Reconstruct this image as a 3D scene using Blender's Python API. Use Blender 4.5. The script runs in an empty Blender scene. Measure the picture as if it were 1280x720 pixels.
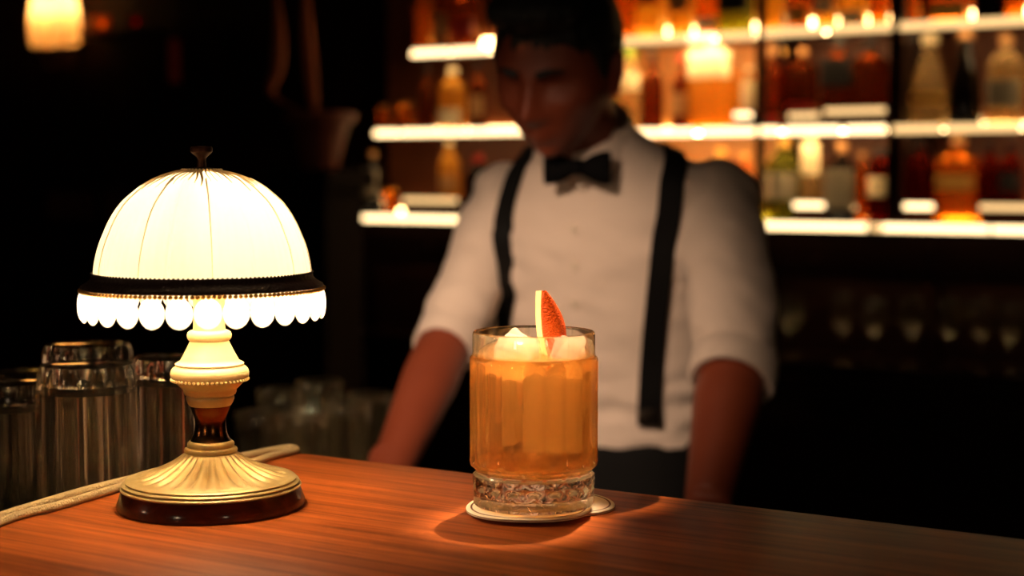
import bpy, bmesh, math, random
from mathutils import Vector, Matrix, noise
from mathutils.bvhtree import BVHTree

random.seed(7)
SC = bpy.context.scene
COL = SC.collection
PI = math.pi
BAR_Z = 1.12          # bar top
EYE = 1.34            # camera height
YAW = math.radians(32)
PITCH = math.atan(144 / 2000)
CY, SY = math.cos(YAW), math.sin(YAW)
CP, SP = math.cos(PITCH), math.sin(PITCH)

# ------------------------------------------------------------------ helpers
def room(a, b, z=0.0):
    """point given as (sideways, ahead) of the viewer's spot -> room axes (x along the bar, y across it)"""
    return Vector((CY * a - SY * b, SY * a + CY * b, z))

def sight(px, py):
    x, u = (px - 640) / 2000, (360 - py) / 2000
    return x, CP + u * SP, u * CP - SP

def at_depth(px, py, d):
    x, f, z = sight(px, py)
    t = d / f
    return Vector((x * t, d, EYE + z * t))

def at_y(px, py, yy):
    x, f, z = sight(px, py)
    t = yy / (SY * x + CY * f)
    p = room(x * t, f * t)
    return Vector((p.x, p.y, EYE + z * t))

def at_z(px, py, zz):
    x, f, z = sight(px, py)
    t = (zz - EYE) / z
    p = room(x * t, f * t)
    return Vector((p.x, p.y, zz))

def lin(r, g, b):
    f = lambda c: (c / 255 / 12.92) if c / 255 <= 0.04045 else ((c / 255 + 0.055) / 1.055) ** 2.4
    return (f(r), f(g), f(b), 1.0)

def new_mat(name):
    m = bpy.data.materials.new(name)
    m.use_nodes = True
    m.node_tree.nodes.clear()
    return m, m.node_tree.nodes, m.node_tree.links

def pbr(name, col, rough=0.5, metal=0.0, bump=None, coat=0.0, var=None, spec=0.5, sheen=0.0):
    """principled material; var = (scale, other colour), bump = (scale, strength)"""
    m, N, L = new_mat(name)
    out = N.new('ShaderNodeOutputMaterial'); b = N.new('ShaderNodeBsdfPrincipled')
    L.new(b.outputs[0], out.inputs[0])
    b.inputs['Base Color'].default_value = col
    b.inputs['Roughness'].default_value = rough
    b.inputs['Metallic'].default_value = metal
    b.inputs['Coat Weight'].default_value = coat
    b.inputs['Specular IOR Level'].default_value = spec
    b.inputs['Sheen Weight'].default_value = sheen
    tc = N.new('ShaderNodeTexCoord')
    if var:
        n = N.new('ShaderNodeTexNoise'); n.inputs['Scale'].default_value = var[0]; n.inputs['Detail'].default_value = 4
        L.new(tc.outputs['Object'], n.inputs['Vector'])
        mx = N.new('ShaderNodeMix'); mx.data_type = 'RGBA'
        mx.inputs['A'].default_value = col; mx.inputs['B'].default_value = var[1]
        L.new(n.outputs['Fac'], mx.inputs['Factor'])
        L.new(mx.outputs['Result'], b.inputs['Base Color'])
    if bump:
        n = N.new('ShaderNodeTexNoise'); n.inputs['Scale'].default_value = bump[0]; n.inputs['Detail'].default_value = 3
        L.new(tc.outputs['Object'], n.inputs['Vector'])
        bp = N.new('ShaderNodeBump'); bp.inputs['Strength'].default_value = bump[1]; bp.inputs['Distance'].default_value = 0.002
        L.new(n.outputs['Fac'], bp.inputs['Height']); L.new(bp.outputs[0], b.inputs['Normal'])
    return m

def wood(name, ca, cb, rough=0.3, coat=0.4, grain=(2.0, 40.0, 40.0), bump=0.15, coat_rough=0.12):
    m, N, L = new_mat(name)
    out = N.new('ShaderNodeOutputMaterial'); b = N.new('ShaderNodeBsdfPrincipled')
    L.new(b.outputs[0], out.inputs[0])
    tc = N.new('ShaderNodeTexCoord'); mp = N.new('ShaderNodeMapping')
    mp.inputs['Scale'].default_value = grain
    L.new(tc.outputs['Object'], mp.inputs['Vector'])
    n = N.new('ShaderNodeTexNoise'); n.inputs['Scale'].default_value = 1.0; n.inputs['Detail'].default_value = 8; n.inputs['Roughness'].default_value = 0.65
    n.inputs['Distortion'].default_value = 0.6
    L.new(mp.outputs[0], n.inputs['Vector'])
    r = N.new('ShaderNodeValToRGB')
    r.color_ramp.elements[0].position = 0.35; r.color_ramp.elements[0].color = ca
    r.color_ramp.elements[1].position = 0.68; r.color_ramp.elements[1].color = cb
    L.new(n.outputs['Fac'], r.inputs[0]); L.new(r.outputs[0], b.inputs['Base Color'])
    b.inputs['Roughness'].default_value = rough; b.inputs['Specular IOR Level'].default_value = 0.06
    b.inputs['Coat Weight'].default_value = coat; b.inputs['Coat Roughness'].default_value = coat_rough
    bp = N.new('ShaderNodeBump'); bp.inputs['Strength'].default_value = bump; bp.inputs['Distance'].default_value = 0.001
    L.new(n.outputs['Fac'], bp.inputs['Height']); L.new(bp.outputs[0], b.inputs['Normal']); L.new(bp.outputs[0], b.inputs['Coat Normal'])
    return m

def glass(name, col=(1, 1, 1, 1), rough=0.0, ior=1.45, clear=0.0, body=None, body_fac=0.0, streak=0.0):
    """refracting glass; clear = share that simply lets light through; body = milky part (colour, share)"""
    m, N, L = new_mat(name)
    out = N.new('ShaderNodeOutputMaterial')
    g = N.new('ShaderNodeBsdfGlass'); g.inputs['Color'].default_value = col; g.inputs['Roughness'].default_value = rough; g.inputs['IOR'].default_value = ior
    last = g.outputs[0]
    if clear:
        t = N.new('ShaderNodeBsdfTransparent'); t.inputs[0].default_value = col
        mx = N.new('ShaderNodeMixShader'); mx.inputs[0].default_value = clear
        L.new(last, mx.inputs[1]); L.new(t.outputs[0], mx.inputs[2]); last = mx.outputs[0]
    if body_fac:
        d = N.new('ShaderNodeBsdfDiffuse'); d.inputs[0].default_value = body
        tr = N.new('ShaderNodeBsdfTranslucent'); tr.inputs[0].default_value = body
        m2 = N.new('ShaderNodeMixShader'); m2.inputs[0].default_value = 0.6
        L.new(d.outputs[0], m2.inputs[1]); L.new(tr.outputs[0], m2.inputs[2])
        mx = N.new('ShaderNodeMixShader'); mx.inputs[0].default_value = body_fac
        L.new(last, mx.inputs[1]); L.new(m2.outputs[0], mx.inputs[2]); last = mx.outputs[0]
    L.new(last, out.inputs[0])
    return m

def emit(name, col, strength):
    m, N, L = new_mat(name)
    out = N.new('ShaderNodeOutputMaterial'); e = N.new('ShaderNodeEmission')
    e.inputs[0].default_value = col; e.inputs[1].default_value = strength
    L.new(e.outputs[0], out.inputs[0])
    return m

def shade_cloth(name, col, trans=0.55, bump=None):
    m, N, L = new_mat(name)
    out = N.new('ShaderNodeOutputMaterial')
    d = N.new('ShaderNodeBsdfDiffuse'); d.inputs[0].default_value = col
    t = N.new('ShaderNodeBsdfTranslucent'); t.inputs[0].default_value = col
    mx = N.new('ShaderNodeMixShader'); mx.inputs[0].default_value = trans
    L.new(d.outputs[0], mx.inputs[1]); L.new(t.outputs[0], mx.inputs[2]); L.new(mx.outputs[0], out.inputs[0])
    return m

class MB:
    """collects closed shapes into one mesh"""
    def __init__(s): s.v, s.f = [], []
    def add(s, verts, faces):
        b = len(s.v); s.v += [Vector(p) for p in verts]; s.f += [tuple(b + i for i in f) for f in faces]
        return s
    def box(s, lo, hi, bev=0.0, seg=2):
        bm = bmesh.new(); bmesh.ops.create_cube(bm, size=1.0)
        c = [(lo[i] + hi[i]) / 2 for i in range(3)]; d = [hi[i] - lo[i] for i in range(3)]
        for v in bm.verts: v.co = Vector([c[i] + v.co[i] * d[i] for i in range(3)])
        if bev: bmesh.ops.bevel(bm, geom=list(bm.edges), offset=bev, segments=seg, affect='EDGES', profile=0.5)
        bm.verts.ensure_lookup_table(); bm.verts.index_update()
        s.add([v.co.copy() for v in bm.verts], [[v.index for v in f.verts] for f in bm.faces]); bm.free()
        return s
    def lathe(s, prof, seg=32, fn=None, center=(0, 0, 0), cap0=True, cap1=True, sq=None):
        """prof: [(r, z)]; fn(theta, r, z, k) -> r; sq = superellipse exponent for squarish sections"""
        vs, fs = [], []
        n = len(prof)
        for k, (r, z) in enumerate(prof):
            for j in range(seg):
                a = 2 * PI * j / seg
                rr = fn(a, r, z, k) if fn else r
                ca, sa = math.cos(a), math.sin(a)
                if sq:
                    rr *= (abs(ca) ** sq + abs(sa) ** sq) ** (-1 / sq)
                vs.append((center[0] + rr * ca, center[1] + rr * sa, center[2] + z))
        for k in range(n - 1):
            for j in range(seg):
                j2 = (j + 1) % seg
                fs.append((k * seg + j, k * seg + j2, (k + 1) * seg + j2, (k + 1) * seg + j))
        if cap0: fs.append(tuple(range(seg - 1, -1, -1)))
        if cap1: fs.append(tuple((n - 1) * seg + j for j in range(seg)))
        return s.add(vs, fs)
    def tube(s, pts, rad, seg=12, flat=None):
        """closed tube along pts; rad a number or list of numbers / (ru, rv)"""
        pts = [Vector(p) for p in pts]; n = len(pts)
        if not isinstance(rad, (list, tuple)): rad = [rad] * n
        vs, fs = [], []
        up = Vector((0, 0, 1)); prev = None
        for i, p in enumerate(pts):
            t = (pts[min(i + 1, n - 1)] - pts[max(i - 1, 0)]).normalized()
            if prev is None:
                a = Vector((1, 0, 0)) if abs(t.x) < 0.8 else Vector((0, 1, 0))
                u = (a - t * a.dot(t)).normalized()
            else:
                u = (prev - t * prev.dot(t)).normalized()
            prev = u; w = t.cross(u)
            ru, rv = rad[i] if isinstance(rad[i], (list, tuple)) else (rad[i], rad[i])
            for j in range(seg):
                a = 2 * PI * j / seg
                vs.append(p + u * (ru * math.cos(a)) + w * (rv * math.sin(a)))
        for k in range(n - 1):
            for j in range(seg):
                j2 = (j + 1) % seg
                fs.append((k * seg + j, k * seg + j2, (k + 1) * seg + j2, (k + 1) * seg + j))
        fs.append(tuple(range(seg - 1, -1, -1))); fs.append(tuple((n - 1) * seg + j for j in range(seg)))
        return s.add(vs, fs)
    def ball(s, c, r, sub=2, mat=None):
        bm = bmesh.new(); bmesh.ops.create_icosphere(bm, subdivisions=sub, radius=1.0)
        rr = r if isinstance(r, (list, tuple)) else (r, r, r)
        bm.verts.index_update()
        vs = []
        for v in bm.verts:
            p = Vector((v.co.x * rr[0], v.co.y * rr[1], v.co.z * rr[2]))
            if mat: p = mat @ p
            vs.append(p + Vector(c))
        s.add(vs, [[v.index for v in f.verts] for f in bm.faces]); bm.free()
        return s
    def loft(s, secs, seg=32, n=2.3):
        """secs: [(centre, half-width vector, half-depth vector)] closed at both ends"""
        vs, fs = [], []
        for c, u, w in secs:
            c, u, w = Vector(c), Vector(u), Vector(w)
            for j in range(seg):
                a = 2 * PI * j / seg; ca, sa = math.cos(a), math.sin(a)
                k = (abs(ca) ** n + abs(sa) ** n) ** (-1 / n)
                vs.append(c + u * (ca * k) + w * (sa * k))
        for k in range(len(secs) - 1):
            for j in range(seg):
                j2 = (j + 1) % seg
                fs.append((k * seg + j, k * seg + j2, (k + 1) * seg + j2, (k + 1) * seg + j))
        fs.append(tuple(range(seg - 1, -1, -1))); fs.append(tuple((len(secs) - 1) * seg + j for j in range(seg)))
        return s.add(vs, fs)
    def xform(s, M):
        s.v = [M @ p for p in s.v]; return s
    def build(s, name, mat, parent=None, smooth=True, loc=None, angle=40):
        me = bpy.data.meshes.new(name)
        me.from_pydata([tuple(p) for p in s.v], [], s.f); me.validate()
        bm = bmesh.new(); bm.from_mesh(me); bmesh.ops.recalc_face_normals(bm, faces=bm.faces); bm.to_mesh(me); bm.free()
        me.materials.append(mat)
        o = bpy.data.objects.new(name, me); COL.objects.link(o)
        if smooth:
            for p in me.polygons: p.use_smooth = True
            try: me.set_sharp_from_angle(angle=math.radians(angle))
            except Exception: pass
        if parent: o.parent = parent
        if loc is not None: o.location = loc
        return o

def tag(o, label=None, cat=None, group=None, kind=None):
    if label: o['label'] = label
    if cat: o['category'] = cat
    if group: o['group'] = group
    if kind: o['kind'] = kind
    return o

def empty(name, loc, rz=0.0):
    o = bpy.data.objects.new(name, None); COL.objects.link(o)
    o.empty_display_size = 0.05; o.location = loc; o.rotation_euler = (0, 0, rz)
    return o

def copy_tree(o, parent=None):
    c = o.copy(); COL.objects.link(c)
    if parent: c.parent = parent
    for ch in list(o.children): copy_tree(ch, c)
    return c

def remesh(o, voxel, smooth=4, fac=0.5):
    """merge overlapping closed shapes of one mesh into one continuous surface"""
    r = o.modifiers.new('r', 'REMESH'); r.mode = 'VOXEL'; r.voxel_size = voxel
    if smooth:
        s = o.modifiers.new('s', 'SMOOTH'); s.factor = fac; s.iterations = smooth
    dg = bpy.context.evaluated_depsgraph_get(); dg.update()
    me = bpy.data.meshes.new_from_object(o.evaluated_get(dg))
    mats = [m for m in o.data.materials]
    o.modifiers.clear(); o.data = me
    me.materials.clear()
    for m in mats: me.materials.append(m)
    for p in me.polygons: p.use_smooth = True
    return o

def spline(pts, n=8):
    """Catmull-Rom through pts"""
    P = [Vector(p) for p in pts]; out = []
    for i in range(len(P) - 1):
        p0, p1, p2, p3 = P[max(i - 1, 0)], P[i], P[i + 1], P[min(i + 2, len(P) - 1)]
        for k in range(n):
            t = k / n
            out.append(0.5 * ((2 * p1) + (p2 - p0) * t + (2 * p0 - 5 * p1 + 4 * p2 - p3) * t * t + (3 * p1 - p0 - 3 * p2 + p3) * t ** 3))
    out.append(P[-1]); return out

# ------------------------------------------------------------------ materials
M = {}
M['bar_wood'] = wood('bar_wood', lin(112, 50, 18), lin(188, 96, 42), rough=0.45, coat=0.07, grain=(4.0, 130.0, 130.0), bump=0.25, coat_rough=0.13)
M['dark_wood'] = wood('dark_wood', lin(26, 12, 7), lin(44, 22, 12), rough=0.5, coat=0.1, grain=(3, 30, 30), bump=0.1)
M['pedestal'] = pbr('pedestal', lin(12, 6, 4), 0.85, var=(8, lin(20, 9, 6)), spec=0.1)
M['panel_wood'] = wood('panel_wood', lin(22, 10, 6), lin(38, 18, 10), rough=0.6, coat=0.0, grain=(30, 30, 2), bump=0.1)
M['plinth_wood'] = wood('plinth_wood', lin(52, 18, 8), lin(96, 38, 16), rough=0.3, coat=0.5, grain=(20, 90, 90), bump=0.08)
M['golden_panel'] = pbr('golden_panel', lin(232, 164, 84), 0.45, var=(6.0, lin(206, 128, 58)), bump=(40, 0.1))  # back panel colour for the brightly lit bay, light put into the tone
M['dim_panel'] = pbr('dim_panel', lin(124, 66, 30), 0.5, var=(5.0, lin(84, 40, 18)))  # same panel coloured darker for the bays that get less light
M['shelf_glass'] = glass('shelf_glass', lin(250, 235, 205), 0.05, 1.45, clear=0.35)
M['shelf_board'] = wood('shelf_board', lin(48, 24, 12), lin(80, 42, 20), rough=0.4, coat=0.3)
M['floor'] = wood('floor', lin(30, 18, 12), lin(48, 28, 18), rough=0.6, coat=0.0, grain=(4, 20, 20))
M['plaster'] = pbr('plaster', lin(30, 22, 18), 0.9, bump=(60, 0.2))
M['rubber'] = pbr('rubber', lin(14, 12, 11), 0.7, bump=(200, 0.3))
M['steel'] = pbr('steel', lin(70, 62, 55), 0.35, metal=1.0)
M['brass'] = pbr('brass', lin(206, 178, 122), 0.36, metal=0.35, var=(55.0, lin(170, 138, 84)), bump=(120, 0.12))
M['bronze'] = pbr('bronze', lin(120, 76, 40), 0.22, metal=1.0, var=(60.0, lin(84, 48, 24)))
M['ivory'] = pbr('ivory', lin(240, 214, 160), 0.4, var=(50.0, lin(222, 190, 130)), coat=0.2)
M['dark_brass'] = pbr('dark_brass', lin(70, 38, 22), 0.4, metal=0.8)
M['band'] = pbr('band', lin(44, 20, 10), 0.55, metal=0.2, bump=(300, 0.5))
M['gold'] = pbr('gold', lin(220, 160, 80), 0.3, metal=0.9)
M['shade'] = shade_cloth('shade', (0.88, 0.80, 0.62, 1), 0.16)
M['fold'] = shade_cloth('fold', (0.62, 0.40, 0.18, 1), 0.05)  # cloth darkened to stand for light held back in the gathers
M['seam'] = shade_cloth('seam', (0.85, 0.72, 0.50, 1), 0.10)
M['drop'] = shade_cloth('drop', (0.98, 0.96, 0.90, 1), 0.8)
M['bulb'] = emit('bulb', (1.0, 0.80, 0.54, 1), 150.0)
M['cord'] = pbr('cord', lin(168, 140, 96), 0.7, bump=(700, 0.8))
M['clear'] = glass('clear', (1, 0.985, 0.95, 1), 0.0, 1.48, clear=0.22)
M['tumbler'] = glass('tumbler', (0.99, 0.97, 0.92, 1), 0.0, 1.5, clear=.1, body=lin(240, 222, 184), body_fac=.013)
M['highball'] = glass('highball', (0.99, 0.97, 0.92, 1), 0.0, 1.5, body=lin(240, 222, 184), body_fac=.006)
M['drink'] = glass('drink', lin(255, 218, 164), 0.0, 1.34, clear=0.12, body=lin(255, 194, 120), body_fac=0.23)
M['ice'] = glass('ice', (1.0, 0.96, 0.86, 1), 0.08, 1.31, clear=0.3, body=(0.97, 0.90, 0.74, 1), body_fac=0.28)
M['rind'] = pbr('rind', lin(232, 92, 14), 0.42, bump=(900, 0.6), var=(60, lin(214, 66, 8)))
M['pith'] = pbr('pith', lin(255, 226, 150), 0.6)
M['paper'] = pbr('paper', lin(244, 232, 204), 0.8, bump=(300, 0.2))
M['paper_edge'] = pbr('paper_edge', lin(120, 76, 40), 0.8)
M['skin'] = pbr('skin', lin(146, 70, 42), 0.5, var=(18.0, lin(126, 56, 34)), bump=(160, 0.1))
M['hair'] = pbr('hair', lin(8, 5, 4), 0.6, bump=(180, 0.8))
M['shirt'] = pbr('shirt', lin(232, 212, 196), 0.85, bump=(260, 0.15), sheen=0.2)
M['black_cloth'] = pbr('black_cloth', lin(8, 7, 7), 0.8, spec=0.25)
M['satin'] = pbr('satin', lin(6, 5, 6), 0.75, spec=0.1)
M['button'] = pbr('button', lin(225, 210, 190), 0.3)
M['leather'] = pbr('leather', lin(18, 12, 9), 0.35)
M['led'] = emit('led', (1.0, 0.68, 0.33, 1), 3.9)
M['led_soft'] = emit('led_soft', (1.0, 0.60, 0.24, 1), 1.6)
M['storage_led'] = emit('storage_led', (1.0, 0.62, 0.30, 1), 5.0)  # glow of the added fill inside the glass storage
M['led_wash_mid'] = emit('led_wash_mid', (1.0, 0.60, 0.25, 1), 48.0)  # medium glow of the added shelf wash
M['led_wash_dim'] = emit('led_wash_dim', (1.0, 0.62, 0.28, 1), 20.0)  # weak glow of the added shelf wash
M['led_back'] = emit('led_back', (1.0, 0.60, 0.22, 1), 22.0)  # glow of the added strips behind the bottles
M['led_wash'] = emit('led_wash', (1.0, 0.58, 0.24, 1), 90.0)  # strong glow of the added shelf wash
M['sconce_glass'] = shade_cloth('sconce_glass', (0.9, 0.62, 0.26, 1), 0.5)
M['sconce_bulb'] = emit('sconce_bulb', (1.0, 0.72, 0.42, 1), 75.0)
M['flame'] = emit('flame', (1.0, 0.45, 0.12, 1), 4.0)

# ------------------------------------------------------------------ room shell
X0, X1, Y0, Y1, ZC = -8.6, 3.2, -3.0, 5.0, 3.1
def struct(name, lo, hi, mat, bev=0.0):
    return tag(MB().box(lo, hi, bev).build(name, mat, smooth=False), kind='structure')
struct('floor', (X0, Y0, -0.1), (X1, Y1, 0), M['floor'])
struct('ceiling', (X0, Y0, ZC), (X1, Y1, ZC + 0.1), M['plaster'])
struct('wall_back', (X0, Y1, 0), (X1, Y1 + 0.1, ZC), M['panel_wood'])
struct('wall_left', (X0 - 0.1, Y0, 0), (X0, Y1, ZC), M['panel_wood'])
struct('wall_right', (X1, Y0, 0), (X1 + 0.1, Y1, ZC), M['panel_wood'])
struct('wall_front', (X0, Y0 - 0.1, 0), (X1, Y0, ZC), M['plaster'])
struct('baseboard_back', (X0, Y1 - 0.02, 0), (-3.95, Y1, 0.14), M['dark_wood'], 0.004)
struct('trim_1', (X0, Y1 - 0.03, 0.98), (-3.95, Y1, 1.04), M['dark_wood'], 0.006)

# ------------------------------------------------------------------ bar counter
BX0, BY0, BY1 = -0.832, 0.40, 0.976
bar = empty('bar_counter', (0, 0, 0))
tag(bar, 'polished reddish orange wooden bar counter carrying the lamp and the cocktail', 'bar counter')
def rounded_slab(x0, x1, y0, y1, z0, z1, rc, bev):
    bm = bmesh.new()
    pts = [(x1, y0), (x1, y1)]
    for k in range(9):
        a = PI / 2 + PI / 2 * k / 8
        pts.append((x0 + rc + rc * math.cos(a), y1 - rc + rc * math.sin(a)))
    for k in range(9):
        a = PI + PI / 2 * k / 8
        pts.append((x0 + rc + rc * math.cos(a), y0 + rc + rc * math.sin(a)))
    vs = [bm.verts.new((p[0], p[1], z0)) for p in pts]
    f = bm.faces.new(vs)
    r = bmesh.ops.extrude_face_region(bm, geom=[f])
    for v in r['geom']:
        if isinstance(v, bmesh.types.BMVert): v.co.z = z1
    bm.normal_update()
    es = [e for e in bm.edges if all(abs(v.co.z - z1) < 1e-6 for v in e.verts)] + [e for e in bm.edges if all(abs(v.co.z - z0) < 1e-6 for v in e.verts)]
    bmesh.ops.bevel(bm, geom=es, offset=bev, segments=4, affect='EDGES', profile=0.5)
    bm.verts.index_update()
    m = MB(); m.add([v.co.copy() for v in bm.verts], [[v.index for v in f.verts] for f in bm.faces]); bm.free()
    return m
rounded_slab(BX0, 2.4, BY0, BY1, BAR_Z - 0.042, BAR_Z, 0.045, 0.008).build('counter_top', M['bar_wood'], bar, angle=50)
MB().box((BX0 + 0.05, BY0 + 0.12, 0.08), (2.35, BY1 - 0.04, BAR_Z - 0.042), 0.004).build('cabinet_body', M['dark_wood'], bar, smooth=False)
MB().box((BX0 + 0.09, BY0 + 0.17, 0), (2.33, BY1 - 0.08, 0.08)).build('kick_plinth', M['dark_wood'], bar, smooth=False)
for k in range(5):
    x = BX0 + 0.12 + k * 0.62
    pm = MB().box((x, BY0 + 0.105, 0.2), (x + 0.52, BY0 + 0.12, 0.98), 0.006)
    pm.build('front_panel', M['dark_wood'], bar, smooth=False)
MB().tube([(BX0 + 0.1, BY0 + 0.02, 0.2), (2.35, BY0 + 0.02, 0.2)], 0.019, 14).build('foot_rail', M['gold'], bar)

# lower side ledge beyond the bar's end, with a rubber mat and the spare glasses
LEDGE = 1.05
led_ = empty('side_station', (0, 0, 0))
tag(led_, 'dark side station lower than the bar top, holding the fluted tumblers', 'cabinet')
MB().box((-1.36, 0.36, LEDGE - 0.03), (-0.842, 1.12, LEDGE), 0.004).build('top', M['dark_wood'], led_, smooth=False)
MB().box((-1.34, 0.40, 0.0), (-0.86, 1.10, LEDGE - 0.03), 0.003).build('body', M['dark_wood'], led_, smooth=False)
MB().box((-1.35, 0.46, 0.14), (-1.34, 0.74, 0.98), 0.004).build('door', M['dark_wood'], led_, smooth=False)
MB().box((-1.35, 0.76, 0.14), (-1.34, 1.04, 0.98), 0.004).build('door', M['dark_wood'], led_, smooth=False)
mat_ = MB().box((-1.30, 0.44, LEDGE), (-0.852, 1.10, LEDGE + 0.008), 0.003)
for i in range(9):
    for j in range(13):
        mat_.box((-1.28 + i * 0.047, 0.46 + j * 0.049, LEDGE + 0.007), (-1.28 + i * 0.047 + 0.03, 0.46 + j * 0.049 + 0.03, LEDGE + 0.010))
tag(mat_.build('bar_mat', M['rubber'], smooth=False), 'black rubber bar mat under the upturned tumblers', 'mat')

# ------------------------------------------------------------------ upturned fluted tumblers
def tumbler_mesh(R, H, nf=14):
    """open tumbler standing upside down: thick foot on top, rim on the mat"""
    out = [(R * 0.985, 0.0), (R, 0.002), (R, 0.012), (R * 0.985, 0.016), (R * 0.98, 0.03), (R * 0.96, H * 0.5), (R * 0.93, H - 0.016), (R * 0.91, H - 0.006), (R * 0.86, H - 0.001), (R * 0.6, H), (0.0005, H)]
    inn = [(0.0005, H - 0.018), (R * 0.6, H - 0.017), (R * 0.80, H - 0.022), (R * 0.86, H * 0.5), (R * 0.92, 0.02), (R * 0.945, 0.0)]
    prof = out + inn
    no = len(out)
    def fn(a, r, z, k):
        if 3 <= k <= 7: return r * (1 - 0.085 * (1 - abs(math.sin(a * nf / 2)) ** 0.8))
        return r
    m = MB()
    m.lathe(prof + [prof[0]], 108, fn, cap0=False, cap1=False)
    return m
tspots = [
    (105, 1.20, 0.0400, 0.137, 'clear fluted tumbler upside down on the black mat, closest to the cord'),
    (213, 1.275, 0.0390, 0.134, 'clear fluted tumbler upside down, partly hidden behind the lamp stem'),
    (107, 1.315, 0.0395, 0.140, 'clear upturned tumbler standing directly behind the tumbler by the cord'),
    (-2, 1.24, 0.0395, 0.118, 'short upturned tumbler cut off by the edge of the picture'),
    (28, 1.36, 0.0390, 0.112, 'dim upturned tumbler at the back of the mat, between two others'),
]
for (px, d, r, h, lab) in tspots:
    p = room((px - 640) / 2000 * d, d, LEDGE + 0.0102)
    o = tumbler_mesh(r, h).build('tumbler', M['tumbler'], loc=p, angle=30)
    o.rotation_euler.z = random.random()
    tag(o, lab, 'glass', 'upturned tumblers on the side station')

# ------------------------------------------------------------------ table lamp
S = 5.24e-4
def lz(y): return (632 - y) * 5.25e-4
lamp_pos = room(-0.199, 1.047, BAR_Z)
lamp = empty('table_lamp', lamp_pos, YAW)
tag(lamp, 'lit antique table lamp with pleated dome shade, drop fringe and fluted brass base', 'lamp')
# wooden plinth
MB().lathe([(0.057, 0.0), (0.0608, 0.0005), (0.0612, 0.004), (0.0600, 0.0070), (0.0590, 0.0105), (0.0580, 0.0125), (0.05, 0.0128)], 96).build('plinth', M['plinth_wood'], lamp)
# brass foot with flutes
foot = [(0.0560, 0.0126), (0.0586, 0.0129), (0.0592, 0.0138), (0.0586, 0.0147), (0.0566, 0.0149), (0.0576, 0.0154), (0.0579, 0.0162), (0.0572, 0.0170), (0.0552, 0.0172), (0.0557, 0.0177), (0.0558, 0.0184), (0.0548, 0.0191), (0.0530, 0.0193), (0.0516, 0.0198)]
nfl0 = len(foot)
for k in range(15):
    t = k / 14
    r = 0.0500 + (0.0162 - 0.0500) * t
    z = 0.0205 + (0.0365 - 0.0205) * (0.30 * t + 0.70 * t ** 2.2)
    foot.append((r, z))
nfl1 = len(foot)
foot += [(0.0155, 0.0368), (0.003, 0.0370)]
def flute(a, r, z, k):
    if nfl0 <= k < nfl1:
        t = (k - nfl0) / (nfl1 - 1 - nfl0)
        w = math.sin(PI * min(1, t * 1.15)) ** 0.6 if t < 0.87 else math.sin(PI * min(1, t * 1.15)) ** 0.6 if t * 1.15 < 1 else 0
        return r * (1 + 0.055 * w * (abs(math.cos(a * 14)) - 0.5))
    return r
def flute_z():
    m = MB(); m.lathe(foot, 336, flute)
    for i, v in enumerate(m.v):
        k = i // 336
        if nfl0 <= k < nfl1:
            a = 2 * PI * (i % 336) / 336; t = (k - nfl0) / (nfl1 - 1 - nfl0)
            w = max(0.0, math.sin(PI * min(1, t * 1.02))) ** 0.5
            v.z += 0.0015 * w * (abs(math.cos(a * 14)) - 0.6)
    return m
flute_z().build('fluted_foot', M['brass'], lamp, angle=60)
def stem(ys, name, mat, fn=None, seg=64):
    MB().lathe([(r * S, lz(y)) for y, r in ys], seg, fn).build(name, mat, lamp, angle=45)
stem([(563, 29), (563, 32.5), (560.5, 33.5), (558, 32.5), (556.5, 28.5), (554, 29.5), (551, 29), (548.5, 26)], 'collar', M['brass'])
stem([(549, 25.5), (545, 23), (540, 21), (533, 19.6), (526, 19.2), (520, 19.8), (513, 22.2), (507, 24.8), (503, 26)], 'neck', M['bronze'])
stem([(504, 26), (500, 28.5), (496, 30), (493, 30), (491.5, 28.8), (490, 31.5), (487, 33), (484, 33), (482, 35), (478, 39), (474, 43), (471, 45)], 'cup', M['brass'])
stem([(471.5, 44), (470, 47), (467, 48.6), (463, 49), (459, 48), (456, 45.5), (453.5, 42), (451, 43), (449.5, 40.5), (447.5, 36.5), (445, 35.5), (440, 32.5), (433, 29), (426, 25.6), (422.5, 24.2), (421.5, 25.8), (419, 27.3), (415.5, 27.8), (412, 26.8), (409.8, 24), (409, 20.5), (405, 19.8), (396, 19.6), (380, 19.4), (366, 20), (362, 24), (358, 24), (356, 14), (340, 13)], 'upper_stem', M['ivory'])
bt = MB()
for k in range(52):
    a = 2 * PI * k / 52
    bt.ball((47.2 * S * math.cos(a), 47.2 * S * math.sin(a), lz(471)), 0.00125, 1)
bt.build('bead_ring', M['ivory'], lamp)
# socket, bulb
MB().lathe([(0.006, lz(356)), (0.0105, lz(354)), (0.0105, lz(338)), (0.008, lz(336))], 32).build('socket', M['gold'], lamp)
bp_ = [(0.0065, 0.0)] + [(max(0.0004, 0.0175 * math.sin(0.38 + (PI - 0.38) * k / 12)), 0.006 + 0.0165 * (1 - math.cos(0.38 + (PI - 0.38) * k / 12)) ) for k in range(13)]
MB().lathe(bp_, 20, center=(0, 0, lz(336))).build('bulb', M['bulb'], lamp)
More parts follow.
